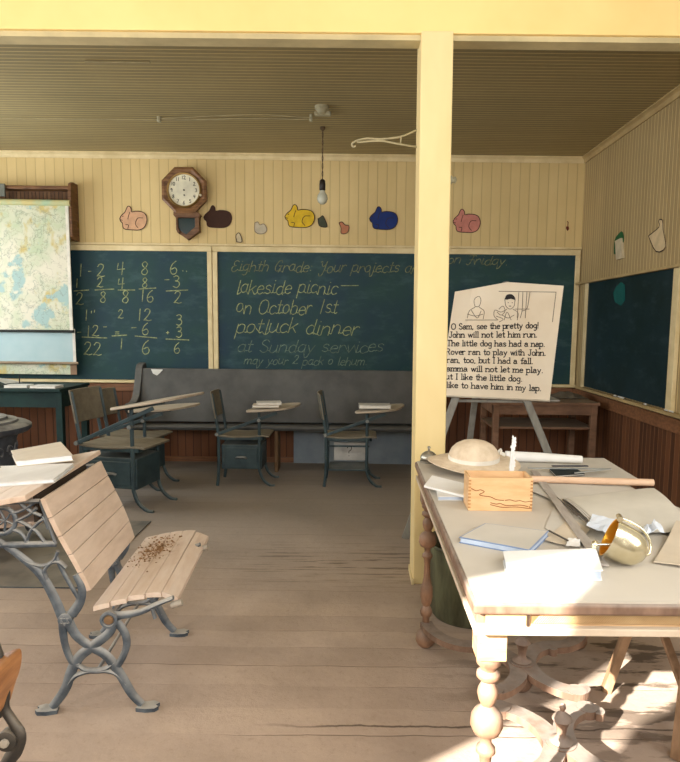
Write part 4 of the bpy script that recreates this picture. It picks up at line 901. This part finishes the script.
# hatched frieze and lower bead on the short end facing the room
g = G(c)
for k in range(120):
    x = tx0+0.13+k*0.0048
    g.bar((x, ty0+0.017, 0.728), (x+0.018, ty0+0.017, 0.750), 0.0016, 0.003, (0, 1, 0))
g.build('carved_hatching', mat('carved oak', (214, 182, 134), (186, 150, 104), scale=9), t)
G(c).bb((tx0+0.004, ty0+0.004, zb-0.010), (tx1-0.004, ty0+0.030, zb+0.006)).bb((tx0+0.004, ty0+0.03, zb-0.010), (tx0+0.014, ty1-0.01, zb+0.004)).build('bead_moulding', mat('pale bead', (206, 188, 164), (184, 164, 140), scale=9, dust=0.4), t, bevel=0.002)
G(c).bb((tx0+0.115, ty0+0.012, zb+0.006), (tx0+0.12, ty0+0.02, ZT-0.03)).build('drawer_gap', mat('dark gap', (60, 42, 28), bump=0), t)
LEG = [(0.622, 0.0239), (0.612, 0.0269), (0.602, 0.0276), (0.592, 0.0184), (0.586, 0.0175), (0.580, 0.0258), (0.570, 0.0267), (0.563, 0.0202), (0.558, 0.0138), (0.55, 0.0175), (0.54, 0.0221), (0.53, 0.0235), (0.515, 0.0202), (0.502, 0.0138),
       (0.497, 0.0175), (0.488, 0.0286), (0.476, 0.0353), (0.455, 0.0370), (0.438, 0.0302), (0.430, 0.0147), (0.418, 0.0120), (0.408, 0.0138), (0.400, 0.0212), (0.390, 0.0221), (0.382, 0.0147), (0.36, 0.0120), (0.30, 0.0147), (0.27, 0.0202), (0.26, 0.0248), (0.22, 0.0258), (0.19, 0.0202), (0.180, 0.0138), (0.172, 0.0202), (0.155, 0.0258), (0.138, 0.0221), (0.13, 0.0147), (0.07, 0.0147)]
FOOT = [(0.08, 0.018), (0.07, 0.03), (0.05, 0.04), (0.03, 0.042), (0.012, 0.034), (0.0, 0.02)]
LEGM = mat('turned walnut leg', (158, 122, 96), (112, 84, 64), scale=8, st=(2, 2, 1), dust=0.6, dustc=(156, 146, 134), rough=0.5, bump=0.1)
lx = (0.301, 0.938); ly = (1.375, 2.606)
for x in lx:
    for y in ly:
        g = G(c).lathe(LEG, (x, y, 0), 28); g.build('leg', LEGM, t, smooth=True)
        G(c).bb((x-0.032, y-0.032, 0.62), (x+0.032, y+0.032, ZT-0.028)).build('leg_block', TL if y < 2 else TW, t, bevel=0.002)
        G(c).lathe(FOOT, (x, y, 0), 24).build('foot', LEGM, t, smooth=True)
# stretchers: flat scroll-sawn boards in the plane z=0.09..0.112
mxx = 0.622
def flatstrip(g, pts, wd, z0=0.086, z1=0.110, sm=6):
    p = crom([Vector((x, y, 0)) for x, y in pts], sm); wl = wd if isinstance(wd, list) else [wd, wd]
    L1, R1 = [], []
    for i, q in enumerate(p):
        tt = (p[min(i+1, len(p)-1)]-p[max(i-1, 0)]).normalized(); n = Vector((-tt.y, tt.x, 0))
        k = i/(len(p)-1)*(len(wl)-1); j = min(int(k), len(wl)-2); w_ = (wl[j]*(1-(k-j))+wl[j+1]*(k-j))/2
        L1.append(q+n*w_); R1.append(q-n*w_)
    rings = [[Vector((a.x, a.y, z0)), Vector((a.x, a.y, z1)), Vector((b.x, b.y, z1)), Vector((b.x, b.y, z0))] for a, b in zip(L1, R1)]
    g.rings(rings)
for sy, yc, yl in ((1, 2.283, ly[1]), (-1, 1.817, ly[0])):
    for sx in (-1, 1):
        g = G(c)
        P_ = lambda a, b: (mxx+sx*(0.622-a), 2.05+sy*(b-2.05))
        ye_ = abs(yl-2.05)+2.05
        flatstrip(g, [P_(.301, ye_), P_(.318, 2.535), P_(.36, 2.465), P_(.42, 2.425), P_(.49, 2.415), P_(.555, 2.375), P_(.595, 2.31), P_(.602, 2.26), P_(.585, 2.19), P_(.54, 2.13), P_(.485, 2.098), P_(.45, 2.115), P_(.452, 2.14)], [0.05, 0.05, 0.052, 0.056, 0.06, 0.062, 0.066, 0.066, 0.06, 0.055, 0.06, 0.045, 0.02], 0.086, 0.1100+0.0006*sx)
        q_ = P_(.48, 2.10); g.lathe([(0.085, 0.034), (0.1125, 0.034)], (*q_, 0), 20)
        q_ = P_(.475, 2.385); g.lathe([(0.085, 0.016), (0.1125, 0.016)], (*q_, 0), 16)
        g.build('stretcher', TW, t, bevel=0.003)
    G(c).lathe([(0.084, 0.045), (0.1135, 0.045)], (mxx, yc, 0), 24).build('stretcher_boss', TW, t)
    G(c).lathe([(0.1135, 0.034), (0.118, 0.036), (0.124, 0.022), (0.135, 0.013), (0.16, 0.016), (0.178, 0.022), (0.186, 0.030), (0.194, 0.026), (0.205, 0.012), (0.212, 0.006), (0.222, 0.010), (0.232, 0.008), (0.236, 0.001)], (mxx, yc, 0), 20).build('finial', TW, t, smooth=True)
    G(c).lathe([(0.086, 0.02), (0.07, 0.03), (0.05, 0.04), (0.03, 0.042), (0.012, 0.034), (0.0, 0.02)], (mxx, yc, 0), 20).build('foot', TW, t, smooth=True)

# waste basket behind the far left leg
c = Vector((0.54, 2.935, 0)); 
t = thing('waste_bin', 'dark olive streaked metal waste bin under the table beside the post', 'bin', c)
OL = mat('streaked olive metal', (104, 106, 80), (52, 50, 38), scale=7, st=(2.5, 2.5, 0.5), rough=0.45, bump=0.1)
G(c).lathe([(0.0, 0.17), (0.02, 0.185), (0.34, 0.20), (0.34, 0.194), (0.02, 0.178), (0.012, 0.1)], c, 40).build('body', OL, t, smooth=True)
G(c).lathe([(0.335, 0.198), (0.345, 0.206), (0.352, 0.2), (0.345, 0.194)], c, 40, cap=False).build('rim', OL, t, smooth=True)

# stool right of the table
RAW = mat('raw brown wood', (164, 130, 98), (122, 94, 68), scale=6, st=(3, 3, 1), rough=0.65)
c = Vector((1.22, 2.2, 0))
t = thing('wooden_stool', 'rough brown wooden stool with splayed legs behind the right side of the table', 'stool', c)
f1 = onz(606, 691, 0); g1 = onz(672, 755, 0)
G(c).bb((1.01, 1.86, 0.46), (1.50, 2.36, 0.485)).build('seat', RAW, t, bevel=0.004)
tops = [Vector((1.06, 2.26, 0.46)), Vector((1.06, 1.93, 0.46)), Vector((1.42, 2.26, 0.46)), Vector((1.42, 1.93, 0.46))]
fts = [Vector((f1.x+0.0, 2.285, 0)), Vector((g1.x+0.01, 1.90, 0)), Vector((1.55, 2.32, 0)), Vector((1.55, 1.88, 0))]
for a, b in zip(tops, fts): G(c).bar(a, b, 0.045, 0.03).build('leg', RAW, t, bevel=0.003)
G(c).bar(tops[0]+(fts[0]-tops[0])*0.1+Vector((0, -.02, 0)), fts[1]+(tops[1]-fts[1])*0.45, 0.025, 0.018).build('brace', RAW, t, bevel=0.002)
G(c).bar((1.1, 2.26, 0.415), (1.42, 2.26, 0.415), 0.02, 0.045, (0, 1, 0)).build('rail', RAW, t, bevel=0.002)

# ------------------------------------------------------------ things on the big table
BRIGHT = mat('white paper', (234, 232, 228), (222, 219, 212), scale=5, bump=0.03)
def tq(pts, z): return [tuple(onz(x, y, z)[:2]) for x, y in pts]
z = ZT+0.0005
p = onz(434, 460, z); c = Vector((0.302, 2.648, z))
NICK = mat('tarnished nickel', (176, 170, 156), (140, 136, 126), scale=12, rough=0.3, metal=0.8, bump=0.03)
t = thing('desk_bell', 'small silver desk call bell at the far left corner of the big table', 'bell', c)
G(c).lathe([(0.0, 0.036), (0.008, 0.036), (0.012, 0.03), (0.013, 0.01)], c, 28).build('base', NICK, t, smooth=True)
G(c).lathe([(0.014, 0.034), (0.02, 0.035), (0.034, 0.029), (0.044, 0.017), (0.048, 0.006)], c, 28).build('dome', NICK, t, smooth=True)
G(c).lathe([(0.046, 0.005), (0.056, 0.004), (0.06, 0.007), (0.066, 0.005), (0.068, 0.001)], c, 14).build('plunger', NICK, t, smooth=True)
# papers under the hat
book('book', 'white booklet with blue grey edge under the front of the straw hat', tq([(438, 497), (474, 497), (470, 483), (436, 485)], z+.012), z, 0.014, BRIGHT, mat('blue white pages', (196, 208, 224), bump=0), 'blue edged books')
q = tq([(424, 484), (476, 497), (482, 486), (432, 474)], z+.028); c = Vector((q[0][0]+.08, q[0][1]+.05, z+0.015))
o = origin(G().prism([(x, y, z+0.0155) for x, y in q], (0, 0, 0.008)).build('paper_folder', BRIGHT, bevel=0.001), c); tag(o, 'long white folded papers sticking out left under the straw hat', 'paper')
# straw hat resting on them
STRAW = mat('pale straw', (220, 202, 176), (204, 184, 156), scale=30, st=(1, 1, 1), rough=0.85, bump=0.4)
c = Vector((0.462, 2.505, z+0.024))
t = thing('straw_hat', 'straw hat with white ribbon band lying on the big table', 'hat', c)
rx = Matrix.Rotation(R(3), 3, 'X')
def hat(u_, v_):
    a = u_*2*PI; r_ = 0.088+0.085*v_; zz_ = 0.004+0.010*(1-v_)+0.008*math.sin(2*a+0.6)*v_*v_-0.010*v_*(math.cos(a)*0.5+0.5)
    return c+rx @ Vector((r_*math.cos(a)*1.04, r_*math.sin(a), max(zz_, -0.004)+0.006))
G(c).grid(hat, 48, 8, (0, 0, 0.003)).build('brim', STRAW, t, smooth=True)
G(c).lathe([(0.008, 0.098), (0.03, 0.098), (0.045, 0.096), (0.062, 0.088), (0.078, 0.073), (0.090, 0.050), (0.096, 0.025), (0.098, 0.001)], c, 40, rx).build('crown', STRAW, t, smooth=True)
RIB = mat('white ribbon', (232, 226, 212), bump=0.02)
G(c).lathe([(0.012, 0.1005), (0.036, 0.0995), (0.0365, 0.096), (0.0115, 0.096)], c, 40, rx, cap=False).build('ribbon', RIB, t, smooth=True)
kn = c+Vector((0.09, 0.0, 0.045))
G(c).box(kn, (0.022, 0.014, 0.014), (0.3, 0.4, 0.2)).box(kn+Vector((0.02, -0.01, 0.0)), (0.03, 0.006, 0.014), (0.2, 0.5, 0.5)).box(kn+Vector((0.012, 0.012, 0.006)), (0.026, 0.006, 0.013), (0.1, -0.6, 0.3)).build('bow', RIB, t, bevel=0.003)
# dovetailed box
bx = Vector((0.4455, 1.997, z)); BW = mat('honey box wood', (224, 184, 136), (208, 164, 114), scale=5, st=(2, 3, 9), rough=0.5)
t = thing('wooden_box', 'open honey coloured wooden box with finger joints and scribbles', 'box', bx, R(-1))
w2, d2, h2, tk = 0.098, 0.05, 0.104, 0.008
G().bb((-w2, -d2, 0), (w2, -d2+tk, h2)).build('front_panel', BW, t, bevel=0.0008)
G().bb((-w2, d2-tk, 0), (w2, d2, h2)).build('back_panel', BW, t, bevel=0.0008)
for s in (-1, 1): G().bb((s*w2, -d2+tk, 0), (s*(w2-tk), d2-tk, h2)).build('side_panel', BW, t, bevel=0.0008)
G().bb((-w2+tk, -d2+tk, 0), (w2-tk, d2-tk, 0.006)).build('bottom_panel', BW, t)
g = G()
for s in (-1, 1):
    for k in range(9): g.bb((s*(w2+0.0003), -d2-0.0004, 0.008+k*0.0105), (s*(w2-0.0075), -d2+0.002, 0.013+k*0.0105))
g.build('finger_joint', mat('end grain', (186, 134, 82), bump=0), t)
g = G(); f3 = lambda a, b: (a, -d2-0.0006, b)
for st in ([(-.09, .07), (-.075, .063), (-.062, .066), (-.05, .06), (-.064, .052), (-.058, .048), (-.03, .044), (-.012, .036), (.01, .034)], [(-.03, .026), (-.012, .022), (0, .024), (.02, .018), (.06, .02), (.085, .016)],
           [(.015, .034), (.03, .036), (.045, .032), (.06, .034), (.075, .03), (.09, .032)], [(-.03, .02), (-.014, .016), (.01, .012), (.05, .014), (.088, .01), (.09, .016)]):
    ribbon(g, crom([Vector((a, b, 0)) for a, b in st], 5), 0.0024, f3)
g.build('scribble', mat('brown pencil', (150, 92, 48), bump=0), t)
# quill feather leaning behind the box
c = Vector((0.519, 2.12, z))
t = thing('quill_feather', 'white ragged quill feather standing upright behind the wooden box', 'feather', c)
tip = Vector((0.524, 2.13, ZT+0.195)); 
FE = mat('white feather', (232, 230, 224), bump=0)
G(c).tube([c+Vector((0, 0, 0.0)), c+Vector((-0.004, 0.006, 0.1)), tip], [0.003, 0.004, 0.005], 8).build('shaft', FE, t)
g = G(c); random.seed(5)
for k in range(26):
    u_ = 0.25+0.75*k/26; b = c+(tip-c)*u_+Vector((0, 0, 0)); s = -1 if k % 2 else 1; l_ = random.uniform(0.005, 0.011)
    if k in (6, 7, 13): l_ *= 1.5
    g.prism([b, b+Vector((s*l_, 0, 0.008)), b+Vector((s*l_*0.8, 0, 0.016)), b+Vector((0, 0, 0.014))], (0, 0.002, 0))
g.build('vane', FE, t)
# blue edged book, long white book
book('book', 'blue edged grey book lying flat in front of the wooden box', tq([(459, 537), (530, 550), (549, 531), (485, 523)], z+.016), z, 0.016, BLUEC, mat('blue white pages', (0, 0, 0)), 'blue edged books')
book('book', 'sunlit white book at the near edge of the big table', tq([(508, 572), (603, 570), (596, 548), (503, 551)], z+.026), z, 0.026, BRIGHT, mat('blue white pages', (0, 0, 0)))
# yardstick
a, b = onz(534, 473, z+.006), onz(603, 566, z+.006); dv = (b-a).normalized(); n = Vector((-dv.y, dv.x, 0))*0.0135
a2 = Vector((a.x, a.y, z+0.0125)); b2 = Vector((b.x, b.y, z+0.0055)); n2 = n*1.0
o = origin(G().prism([a2+n2, b2+n2, b2-n2, a2-n2], (0, 0, 0.0045)).build('yardstick', mat('grey weathered wood', (172, 164, 154), (150, 140, 130), scale=9, st=(4, 1, 1)), bevel=0.001), (a+b)/2); tag(o, 'long grey flat yardstick running from far edge towards the brass bell', 'yardstick')
# sheets of paper (thin curved sheets)
def sheet(name, label, quad, z0, m, curl=0.004, th=0.0015, nu=10, lift=None, cat='paper', group=None, ph=0.0):
    q = [Vector((*x, 0)) for x in quad]; c = sum(q, Vector())/4; c.z = z0
    def fn(u_, v_):
        p = q[0]*(1-u_)*(1-v_)+q[1]*u_*(1-v_)+q[2]*u_*v_+q[3]*(1-u_)*v_
        p.z = z0+curl*(0.5+0.5*math.sin(u_*5+ph+v_*2))+(lift(u_, v_) if lift else 0); return p
    o = origin(G().grid(fn, nu, 8, (0, 0, th)).build(name, m, smooth=True), c); return tag(o, label, cat, group)
TANP = mat('tan paper', (204, 190, 168), (190, 176, 154), scale=4, bump=0.04)

GP = 'loose papers on the big table'
sheet('paper_sheet', 'wide grey paper lying flat right of the wooden box under the yardstick', tq([(545, 528), (595, 556), (640, 520), (560, 492)], z+.002), z, GREYP, 0.002, 0.001, group=GP)
sheet('large_paper', 'largest flat cream paper across the far right of the big table', tq([(520, 487), (600, 520), (688, 512), (602, 476)], z+.005), z+0.0035, GREYP, 0.004, 0.001, 14, group=GP)
sheet('large_paper', 'far paper sheet under the black folder at the back of the big table', tq([(520, 475), (645, 482), (604, 458), (508, 455)], z+.004), z, GREYP, 0.003, 0.001, 12, group=GP)
c = Vector((0.78, 2.70, z))
r0, r1 = onz(506, 458, z), onz(586, 464, z)
o = origin(G().tube([Vector((0.62, 2.65, z+0.028)), Vector((0.75, 2.645, z+0.026)), Vector((0.93, 2.63, z+0.022))], [0.022, 0.020, 0.015], 14).build('paper_roll', BRIGHT, smooth=True), c); tag(o, 'long white rolled paper along the far edge of the big table', 'paper')
# atlas-like stack of thick wavy sheets
qa = tq([(563, 496), (600, 527), (690, 527), (648, 487)], z+.02)
def lift(u_, v_): return 0.012*math.sin(u_*PI*1.1+0.3)*(0.4+0.6*v_)
for k in range(3):
    qq = [(x+0.006*k, y-0.008*k) for x, y in qa]
    sheet('wavy_sheet', ['lowest wavy sheet of the stack right of the yardstick', 'middle wavy sheet of the stack right of the yardstick', 'top wavy cream sheet of the stack right of the yardstick'][k], qq, z+0.010+k*0.0022, GREYP if k < 2 else mat('cream sheet', (208, 202, 188), (192, 186, 172), scale=4, bump=0.05), 0.002, 0.0012, 16, lift, group='stack of wavy sheets')
# folder and metal strips at the back
book('folder', 'dark green black folder near the far edge of the big table', tq([(556, 477), (585, 475), (575, 469), (549, 470)], z+.01), z+0.009, 0.006, mat('black folder', (34, 44, 44), (26, 34, 36), scale=9, bump=0), GREYP, None, 'folder')
GM = mat('dull metal strip', (170, 172, 168), metal=0.4, rough=0.4, bump=0)
for i, (A, B, zz_, wd, lb) in enumerate((((528, 468), (611, 469), .020, .012, 'long pale metal strip across the dark folder'), ((552, 466), (588, 466), .032, .014, 'short dark strip lying behind the pale metal strip'), ((575, 473), (610, 469), .027, .009, 'short pale strip crossing at the right end of the longer one'))):
    a, b = onz(*A, z+zz_), onz(*B, z+zz_)
    o = origin(G().bar(Vector((a.x, a.y, z+zz_)), Vector((b.x, b.y, z+zz_)), wd, 0.004, (0, 0, 1)).build('metal_strip', GM if i != 1 else mat('dark strip', (60, 62, 70), bump=0), bevel=0.001), Vector((a.x, a.y, z+zz_))); tag(o, lb, 'metal strip', 'strips at the back of the table')
# wooden dowel
a, b = onz(520, 479, z+.03), onz(656, 482, z+.03)
o = origin(G().tube([Vector((a.x, 2.285, z+0.021)), Vector((b.x, 2.24, z+0.023))], 0.0125, 14).build('wooden_dowel', mat('dowel wood', (214, 182, 152), (196, 160, 130), scale=6, st=(1, 6, 6)), smooth=True), Vector((a.x, 2.36, z+.03))); tag(o, 'smooth wooden dowel overhanging the right side of the big table', 'dowel')
# crumpled paper pieces
def crumple(label, quad, z0, m, amp, seed, name='crumpled_paper'):
    random.seed(seed); q = [Vector((*x, 0)) for x in quad]; c = sum(q, Vector())/4; c.z = z0
    off = {}
    def fn(u_, v_):
        k = (round(u_, 3), round(v_, 3))
        if k not in off: off[k] = random.random()*amp
        p = q[0]*(1-u_)*(1-v_)+q[1]*u_*(1-v_)+q[2]*u_*v_+q[3]*(1-u_)*v_; p.z = z0+off[k]; return p
    o = origin(G().grid(fn, 5, 4, (0, 0, 0.001)).build(name, m), c); return tag(o, label, 'paper', 'torn paper scraps')
BLUEP = mat('bluish white paper', (216, 222, 230), (202, 210, 220), scale=5, bump=0)
crumple('crumpled bluish white paper between the yardstick and the brass bell', tq([(586, 531), (614, 541), (620, 524), (592, 519)], z+.012), z+0.020, BLUEP, 0.008, 2)
crumple('small torn white scrap right behind the brass bell', tq([(645, 541), (664, 538), (656, 528), (643, 532)], z+.012), z+0.024, BLUEP, 0.018, 4)
crumple('torn tan scrap on the table left of the yardstick, behind the blue book', tq([(545, 541), (575, 548), (590, 530), (570, 518)], z+.004), z+0.004, TANP, 0.003, 6)
crumple('small torn white scrap beside the left edge of the yardstick', tq([(566, 548), (580, 549), (580, 542), (568, 540)], z+.004), z+0.009, BRIGHT, 0.003, 8)
# thin sticks / wires among the papers
for k, (A, B, lb) in enumerate((((557, 498), (578, 516), 'dark thin stick between yardstick and wavy sheets'), ((563, 500), (588, 523), 'second dark thin stick nearer the wavy sheets'), ((549, 531), (568, 541), 'dark thin stick pointing right from the blue edged book'))):
    a, b = onz(*A, z+.012), onz(*B, z+.012)
    o = origin(G().tube([Vector((a.x, a.y, z+.013)), Vector((b.x, b.y, z+.013))], 0.0025, 6).build('thin_stick', mat('dark stick', (92, 84, 74), bump=0)), a); tag(o, lb, 'stick', 'thin sticks on the big table')
# curled tan card at the right edge of the picture
q = tq([(654, 556), (720, 566), (735, 545), (676, 526)], z+.02)
sheet('tan_card', 'curled tan card at the right edge of the photo beside the brass bell', q, z+0.004, TANP, 0.0, 0.003, 10, lambda u_, v_: 0.03*v_*v_+0.006*u_)
# brass bell lying on its side, mouth to the left
r_b = 0.047; c = Vector((0.648, 1.508, z+0.0475))
t = thing('brass_bell', 'brass hand bell lying on its side among the papers', 'bell', c)
BR = mat('polished brass', (228, 222, 198), (206, 196, 164), scale=9, metal=0.9, rough=0.22, bump=0.02)
BRI = mat('golden brass inside', (222, 168, 60), (200, 146, 44), scale=9, metal=0.8, rough=0.3, bump=0)
rot = Vector((0.84, -0.22, -0.38)).to_track_quat('Z', 'Y').to_matrix()   # local +z (crown) points right
G(c).lathe([(-0.042, 0.049), (-0.036, 0.047), (-0.015, 0.046), (0.012, 0.044), (0.032, 0.036), (0.046, 0.02), (0.05, 0.004)], c, 40, rot, cap=False).build('cup', BR, t, smooth=True)
G(c).lathe([(-0.042, 0.049), (-0.041, 0.0455), (-0.015, 0.043), (0.010, 0.040), (0.03, 0.032), (0.043, 0.016), (0.046, 0.002)], c, 40, rot, cap=False).build('inner_face', BRI, t, smooth=True)
def rb(x, y, zz_): return c+rot @ Vector((x, y, zz_))
G(c).tube([rb(0.0, 0.054, -0.042), rb(0.006, 0.055, -0.01), rb(0.012, 0.048, 0.025), rb(0.010, 0.030, 0.048), rb(0.004, 0.01, 0.056), rb(0, 0, 0.05)], 0.0035, 8, smooth=4).build('handle', BR, t, smooth=True)
G(c).tube([rb(-0.014, 0.054, -0.042), rb(0.014, 0.054, -0.042)], 0.007, 10).build('hinge', BR, t, smooth=True)
G(c).tube([rb(0.0, -0.01, -0.02), rb(0.0, -0.030, -0.058)], 0.004, 8).lathe([(-0.009, 0.003), (-0.005, 0.01), (0.003, 0.01), (0.006, 0.003)], rb(0.0, -0.032, -0.061), 14, rot).build('clapper', BR, t, smooth=True)

# ------------------------------------------------------------ work table in the far corner
PW = mat('dusty brown bench wood', (136, 102, 78), (108, 80, 60), scale=6, st=(1, 3, 3), dust=0.6, dustc=(150, 136, 116), rough=0.6)
c = Vector((1.55, 5.6, 0))
t = thing('work_table', 'dusty brown work table with a shelf in the far right corner', 'table', c)
wx0, wx1, wy0, wy1 = 1.10, 1.985, 5.25, 5.85
G(c).bb((wx0, wy0, 0.70), (wx1, wy1, 0.725)).build('tabletop', PW, t, bevel=0.003)
G(c).bb((wx0+.02, wy0+.02, 0.62), (wx1-.01, wy0+.04, 0.70)).bb((wx1-.03, wy0+.02, 0.62), (wx1-.01, wy1-.02, 0.70)).bb((wx0+.02, wy0+.02, 0.62), (wx0+.04, wy1-.02, 0.70)).build('apron', PW, t, bevel=0.002)
for x in (wx0+.02, wx1-.065):
    for y in (wy0+.015, wy1-.07): G(c).bb((x, y, 0), (x+.05, y+.05, 0.70)).build('leg', PW, t, bevel=0.003)
G(c).bb((wx0+.02, wy0+.03, 0.50), (wx1-.02, wy1-.03, 0.518)).build('shelf', PW, t, bevel=0.002)
o = origin(G().grid(lambda u_, v_: (1.69+u_*0.28, 5.5+v_*0.26, 0.733+0.04*math.sin(u_*PI)*math.sin(v_*PI*0.9)+0.004*math.sin(u_*23)), 12, 8, (0, 0, 0.004)).build('cloth_bundle', mat('grey rag', (116, 106, 90), (92, 84, 72), scale=9), smooth=True), (1.86, 5.63, 0.726)); tag(o, 'crumpled dusty rag on the corner work table', 'rag')
o = origin(G().prism([(1.3, 5.35, 0.7255), (1.68, 5.33, 0.7255), (1.7, 5.62, 0.7255), (1.32, 5.65, 0.7255)], (0, 0, 0.01)).build('paper_pile', GREYP), (1.5, 5.5, 0.7255)); tag(o, 'flat dusty papers on the corner work table, left of the rag', 'paper')

# ------------------------------------------------------------ easel with the reading chart
EZ = mat('grey easel wood', (140, 138, 128), (116, 112, 104), scale=6, st=(3, 3, 1), dust=0.3, rough=0.6)
ye = 4.06
c = Vector((0.90, 4.2, 0))
t = thing('easel', 'grey wooden easel standing behind the big table holding the reading chart', 'easel', c)
top = ony(507, 283, ye+0.02)
ft = [ony(456, 396, ye), ony(546, 451, ye)]
a1 = ony(541, 438, ye); b1_ = ony(527, 402, ye); dirr = (a1-b1_).normalized()
fr = b1_+dirr*((0.0-b1_.z)/dirr.z); tr = b1_+dirr*((1.5-b1_.z)/dirr.z)
fl = ony(447, 420, ye); al = ony(456, 396, ye); dl_ = (fl-al).normalized(); flf = al+dl_*((0-al.z)/dl_.z); tl = al+dl_*((1.45-al.z)/dl_.z)
for a, b in ((tr, fr), (tl, flf)): G(c).bar(a+Vector((0, .04, 0)), Vector((b.x, b.y-0.08, 0.0)), 0.045, 0.02, (0, 1, 0)).build('leg', EZ, t, bevel=0.002)
G(c).bar(((tr.x+tl.x)/2, ye+0.07, 1.42), ((tr.x+tl.x)/2, ye+0.75, 0), 0.04, 0.02, (0, 1, 0)).build('leg', EZ, t, bevel=0.002)
G(c).bar((tl.x-0.03, ye+0.045, 1.38), (tr.x+0.03, ye+0.045, 1.38), 0.02, 0.05, (0, 1, 0)).build('cross_bar', EZ, t, bevel=0.002)
G(c).bb((0.62, ye-0.0, 0.862), (1.10, ye+0.03, 0.878)).build('chart_ledge', EZ, t, bevel=0.002)
G(c).lathe([(0.0, 0.035), (0.018, 0.035)], (top.x-0.0, ye+0.05, 1.585), 20, Matrix.Rotation(PI/2, 3, 'X')).build('head_disc', EZ, t)
# chart: a sheet with its own curl; corners traced on the plane y=4.0
CH = mat('aged chart paper', (232, 220, 198), (222, 206, 180), scale=2.2, rough=0.75, bump=0.05)
YCH = 4.03
TLc, TMc, TRc, BRc, BLc = [Vector(p) for p in ((0.598, YCH, 1.548), (0.925, YCH, 1.612), (1.268, YCH, 1.592), (1.206, YCH, 0.880), (0.515, YCH, 0.905))]
def chp(u_, v_, off=0.0):
    """u across, v down"""
    topc = TLc*(1-u_/0.45)+TMc*(u_/0.45) if u_ < 0.45 else TMc*(1-(u_-.45)/.55)+TRc*((u_-.45)/.55)
    botc = BLc*(1-u_)+BRc*u_
    p = topc*(1-v_)+botc*v_
    p.y = YCH+0.03*(1-v_)+0.010*math.sin(u_*4.2+0.5)*(1-v_)-0.03*max(0, 0.18-u_)/0.18*(1-v_)-off
    return p
c = Vector((0.9, YCH, 0.89))
t = thing('reading_chart', 'large aged reading chart with printed sentences and drawn children on the easel', 'chart', c)
for k in range(2):
    G(c).grid(lambda u_, v_: chp(u_, v_*1.0, -0.004*k-0.001), 20, 12, (0, 0.0015, 0)).build('page', CH, t)
G(c).tube([BLc+Vector((0, .001, 0)), BRc+Vector((0, .001, 0))], 0.005, 8).build('bottom_strip', mat('chart strip', (196, 186, 168), bump=0), t)
INKB = mat('black chart ink', (38, 34, 34), bump=0); INKL = mat('grey chart ink', (112, 98, 84), bump=0)
# solve chart (u,v) for a point in the plane, then lift it onto the curled sheet
def onchart(X, Z_):
    u_, v_ = 0.5, 0.5
    for _ in range(14):
        p = chp(u_, v_); e = 1e-3; pu = (chp(u_+e, v_)-p)/e; pv = (chp(u_, v_+e)-p)/e
        det = pu.x*pv.z-pu.z*pv.x; dx, dz = X-p.x, Z_-p.z
        du, dv = (dx*pv.z-dz*pv.x)/det, (pu.x*dz-pu.z*dx)/det
        u_ = min(1.0, max(0.0, u_+du)); v_ = min(1.0, max(0.0, v_+dv))
    q = chp(u_, v_, 0.0012); return (q.x, q.y, q.z)
g = G(c)
LN = [('O Sam, see the pretty dog!', 451.5, 329.5, 540, 328), ('John will not let him run.', 449, 337.5, 538.5, 337.3), ('The little dog has had a nap.', 447, 346, 546, 346.7), ('Rover ran to play with John.', 446, 354.5, 547, 355.6),
      ('I ran, too, but I had a fall.', 442, 362.5, 534, 364), ('Mamma will not let me play.', 440, 371, 544, 373), ('But I like the little dog.', 441, 379, 523, 381.5), ('I like to have him in my lap.', 441, 387.3, 542, 391)]
for s_, x0, y0_, x1, y1_ in LN:
    a = ony(x0, y0_, YCH); b = ony(x1, y1_, YCH); sl = (b.z-a.z)/(b.x-a.x)
    stroke_text(g, s_.replace('a', '@'), lambda u_, v_, a=a, sl=sl: onchart(a.x+u_, a.z+v_+sl*u_), 0.0355, 0.0058, 0, 0.7, serif=True, length=b.x-a.x)
g.build('printed_text', INKB, t)
def lines(strokes, wd, m, name, fill=()):
    g = G(c)
    for s_ in strokes:
        pp = [ony(x, y, YCH) for x, y in s_]; pp = crom(pp, 4) if len(pp) > 2 else pp
        ribbon(g, [Vector((p.x, p.z)) for p in pp], wd, onchart)
    for s_ in fill:
        vs = [g._v(onchart(*(lambda p: (p.x, p.z))(ony(x, y, YCH)))) for x, y in s_]; g.bm.faces.new(vs)
    return g.build(name, m, t)
lines([[(466, 320), (498, 320)], [(500, 291), (557, 292)], [(557, 292), (553, 322)], [(520, 292), (518, 318)], [(524, 292), (523, 310), (521, 318)], [(528, 292), (526, 318)], [(531, 292), (528, 308), (523, 311)], [(516, 309), (530, 309)],
       [(476, 298), (480, 296), (482, 300), (480, 306), (476, 306), (475, 301), (476, 298)], [(476, 307), (470, 311), (468, 318)], [(480, 307), (485, 311), (484, 319)], [(468, 314), (476, 316), (484, 314)], [(472, 310), (478, 318), (482, 311)],
       [(506, 300), (507, 306), (511, 309), (515, 306), (516, 300)], [(508, 309), (502, 312), (496, 310), (495, 316), (499, 320)], [(514, 309), (519, 313), (518, 320)], [(500, 309), (504, 306), (506, 311), (502, 315), (498, 312)],
       [(503, 315), (509, 318), (515, 315)], [(505, 320), (508, 312), (512, 320)], [(497, 316), (504, 319), (500, 322)]], 0.0035, INKL, 'drawn_picture')
lines([[(506, 300), (508, 295), (513, 294.5), (516, 298), (516, 301)], [(509, 302.5), (509.6, 302.6)], [(513, 302.5), (513.6, 302.6)], [(510, 306), (512, 306)]], 0.004, INKB, 'drawn_hair', [[(505.5, 299), (508, 295), (512, 294), (516, 297), (516.5, 300), (512, 298.5), (508, 299.5)]])
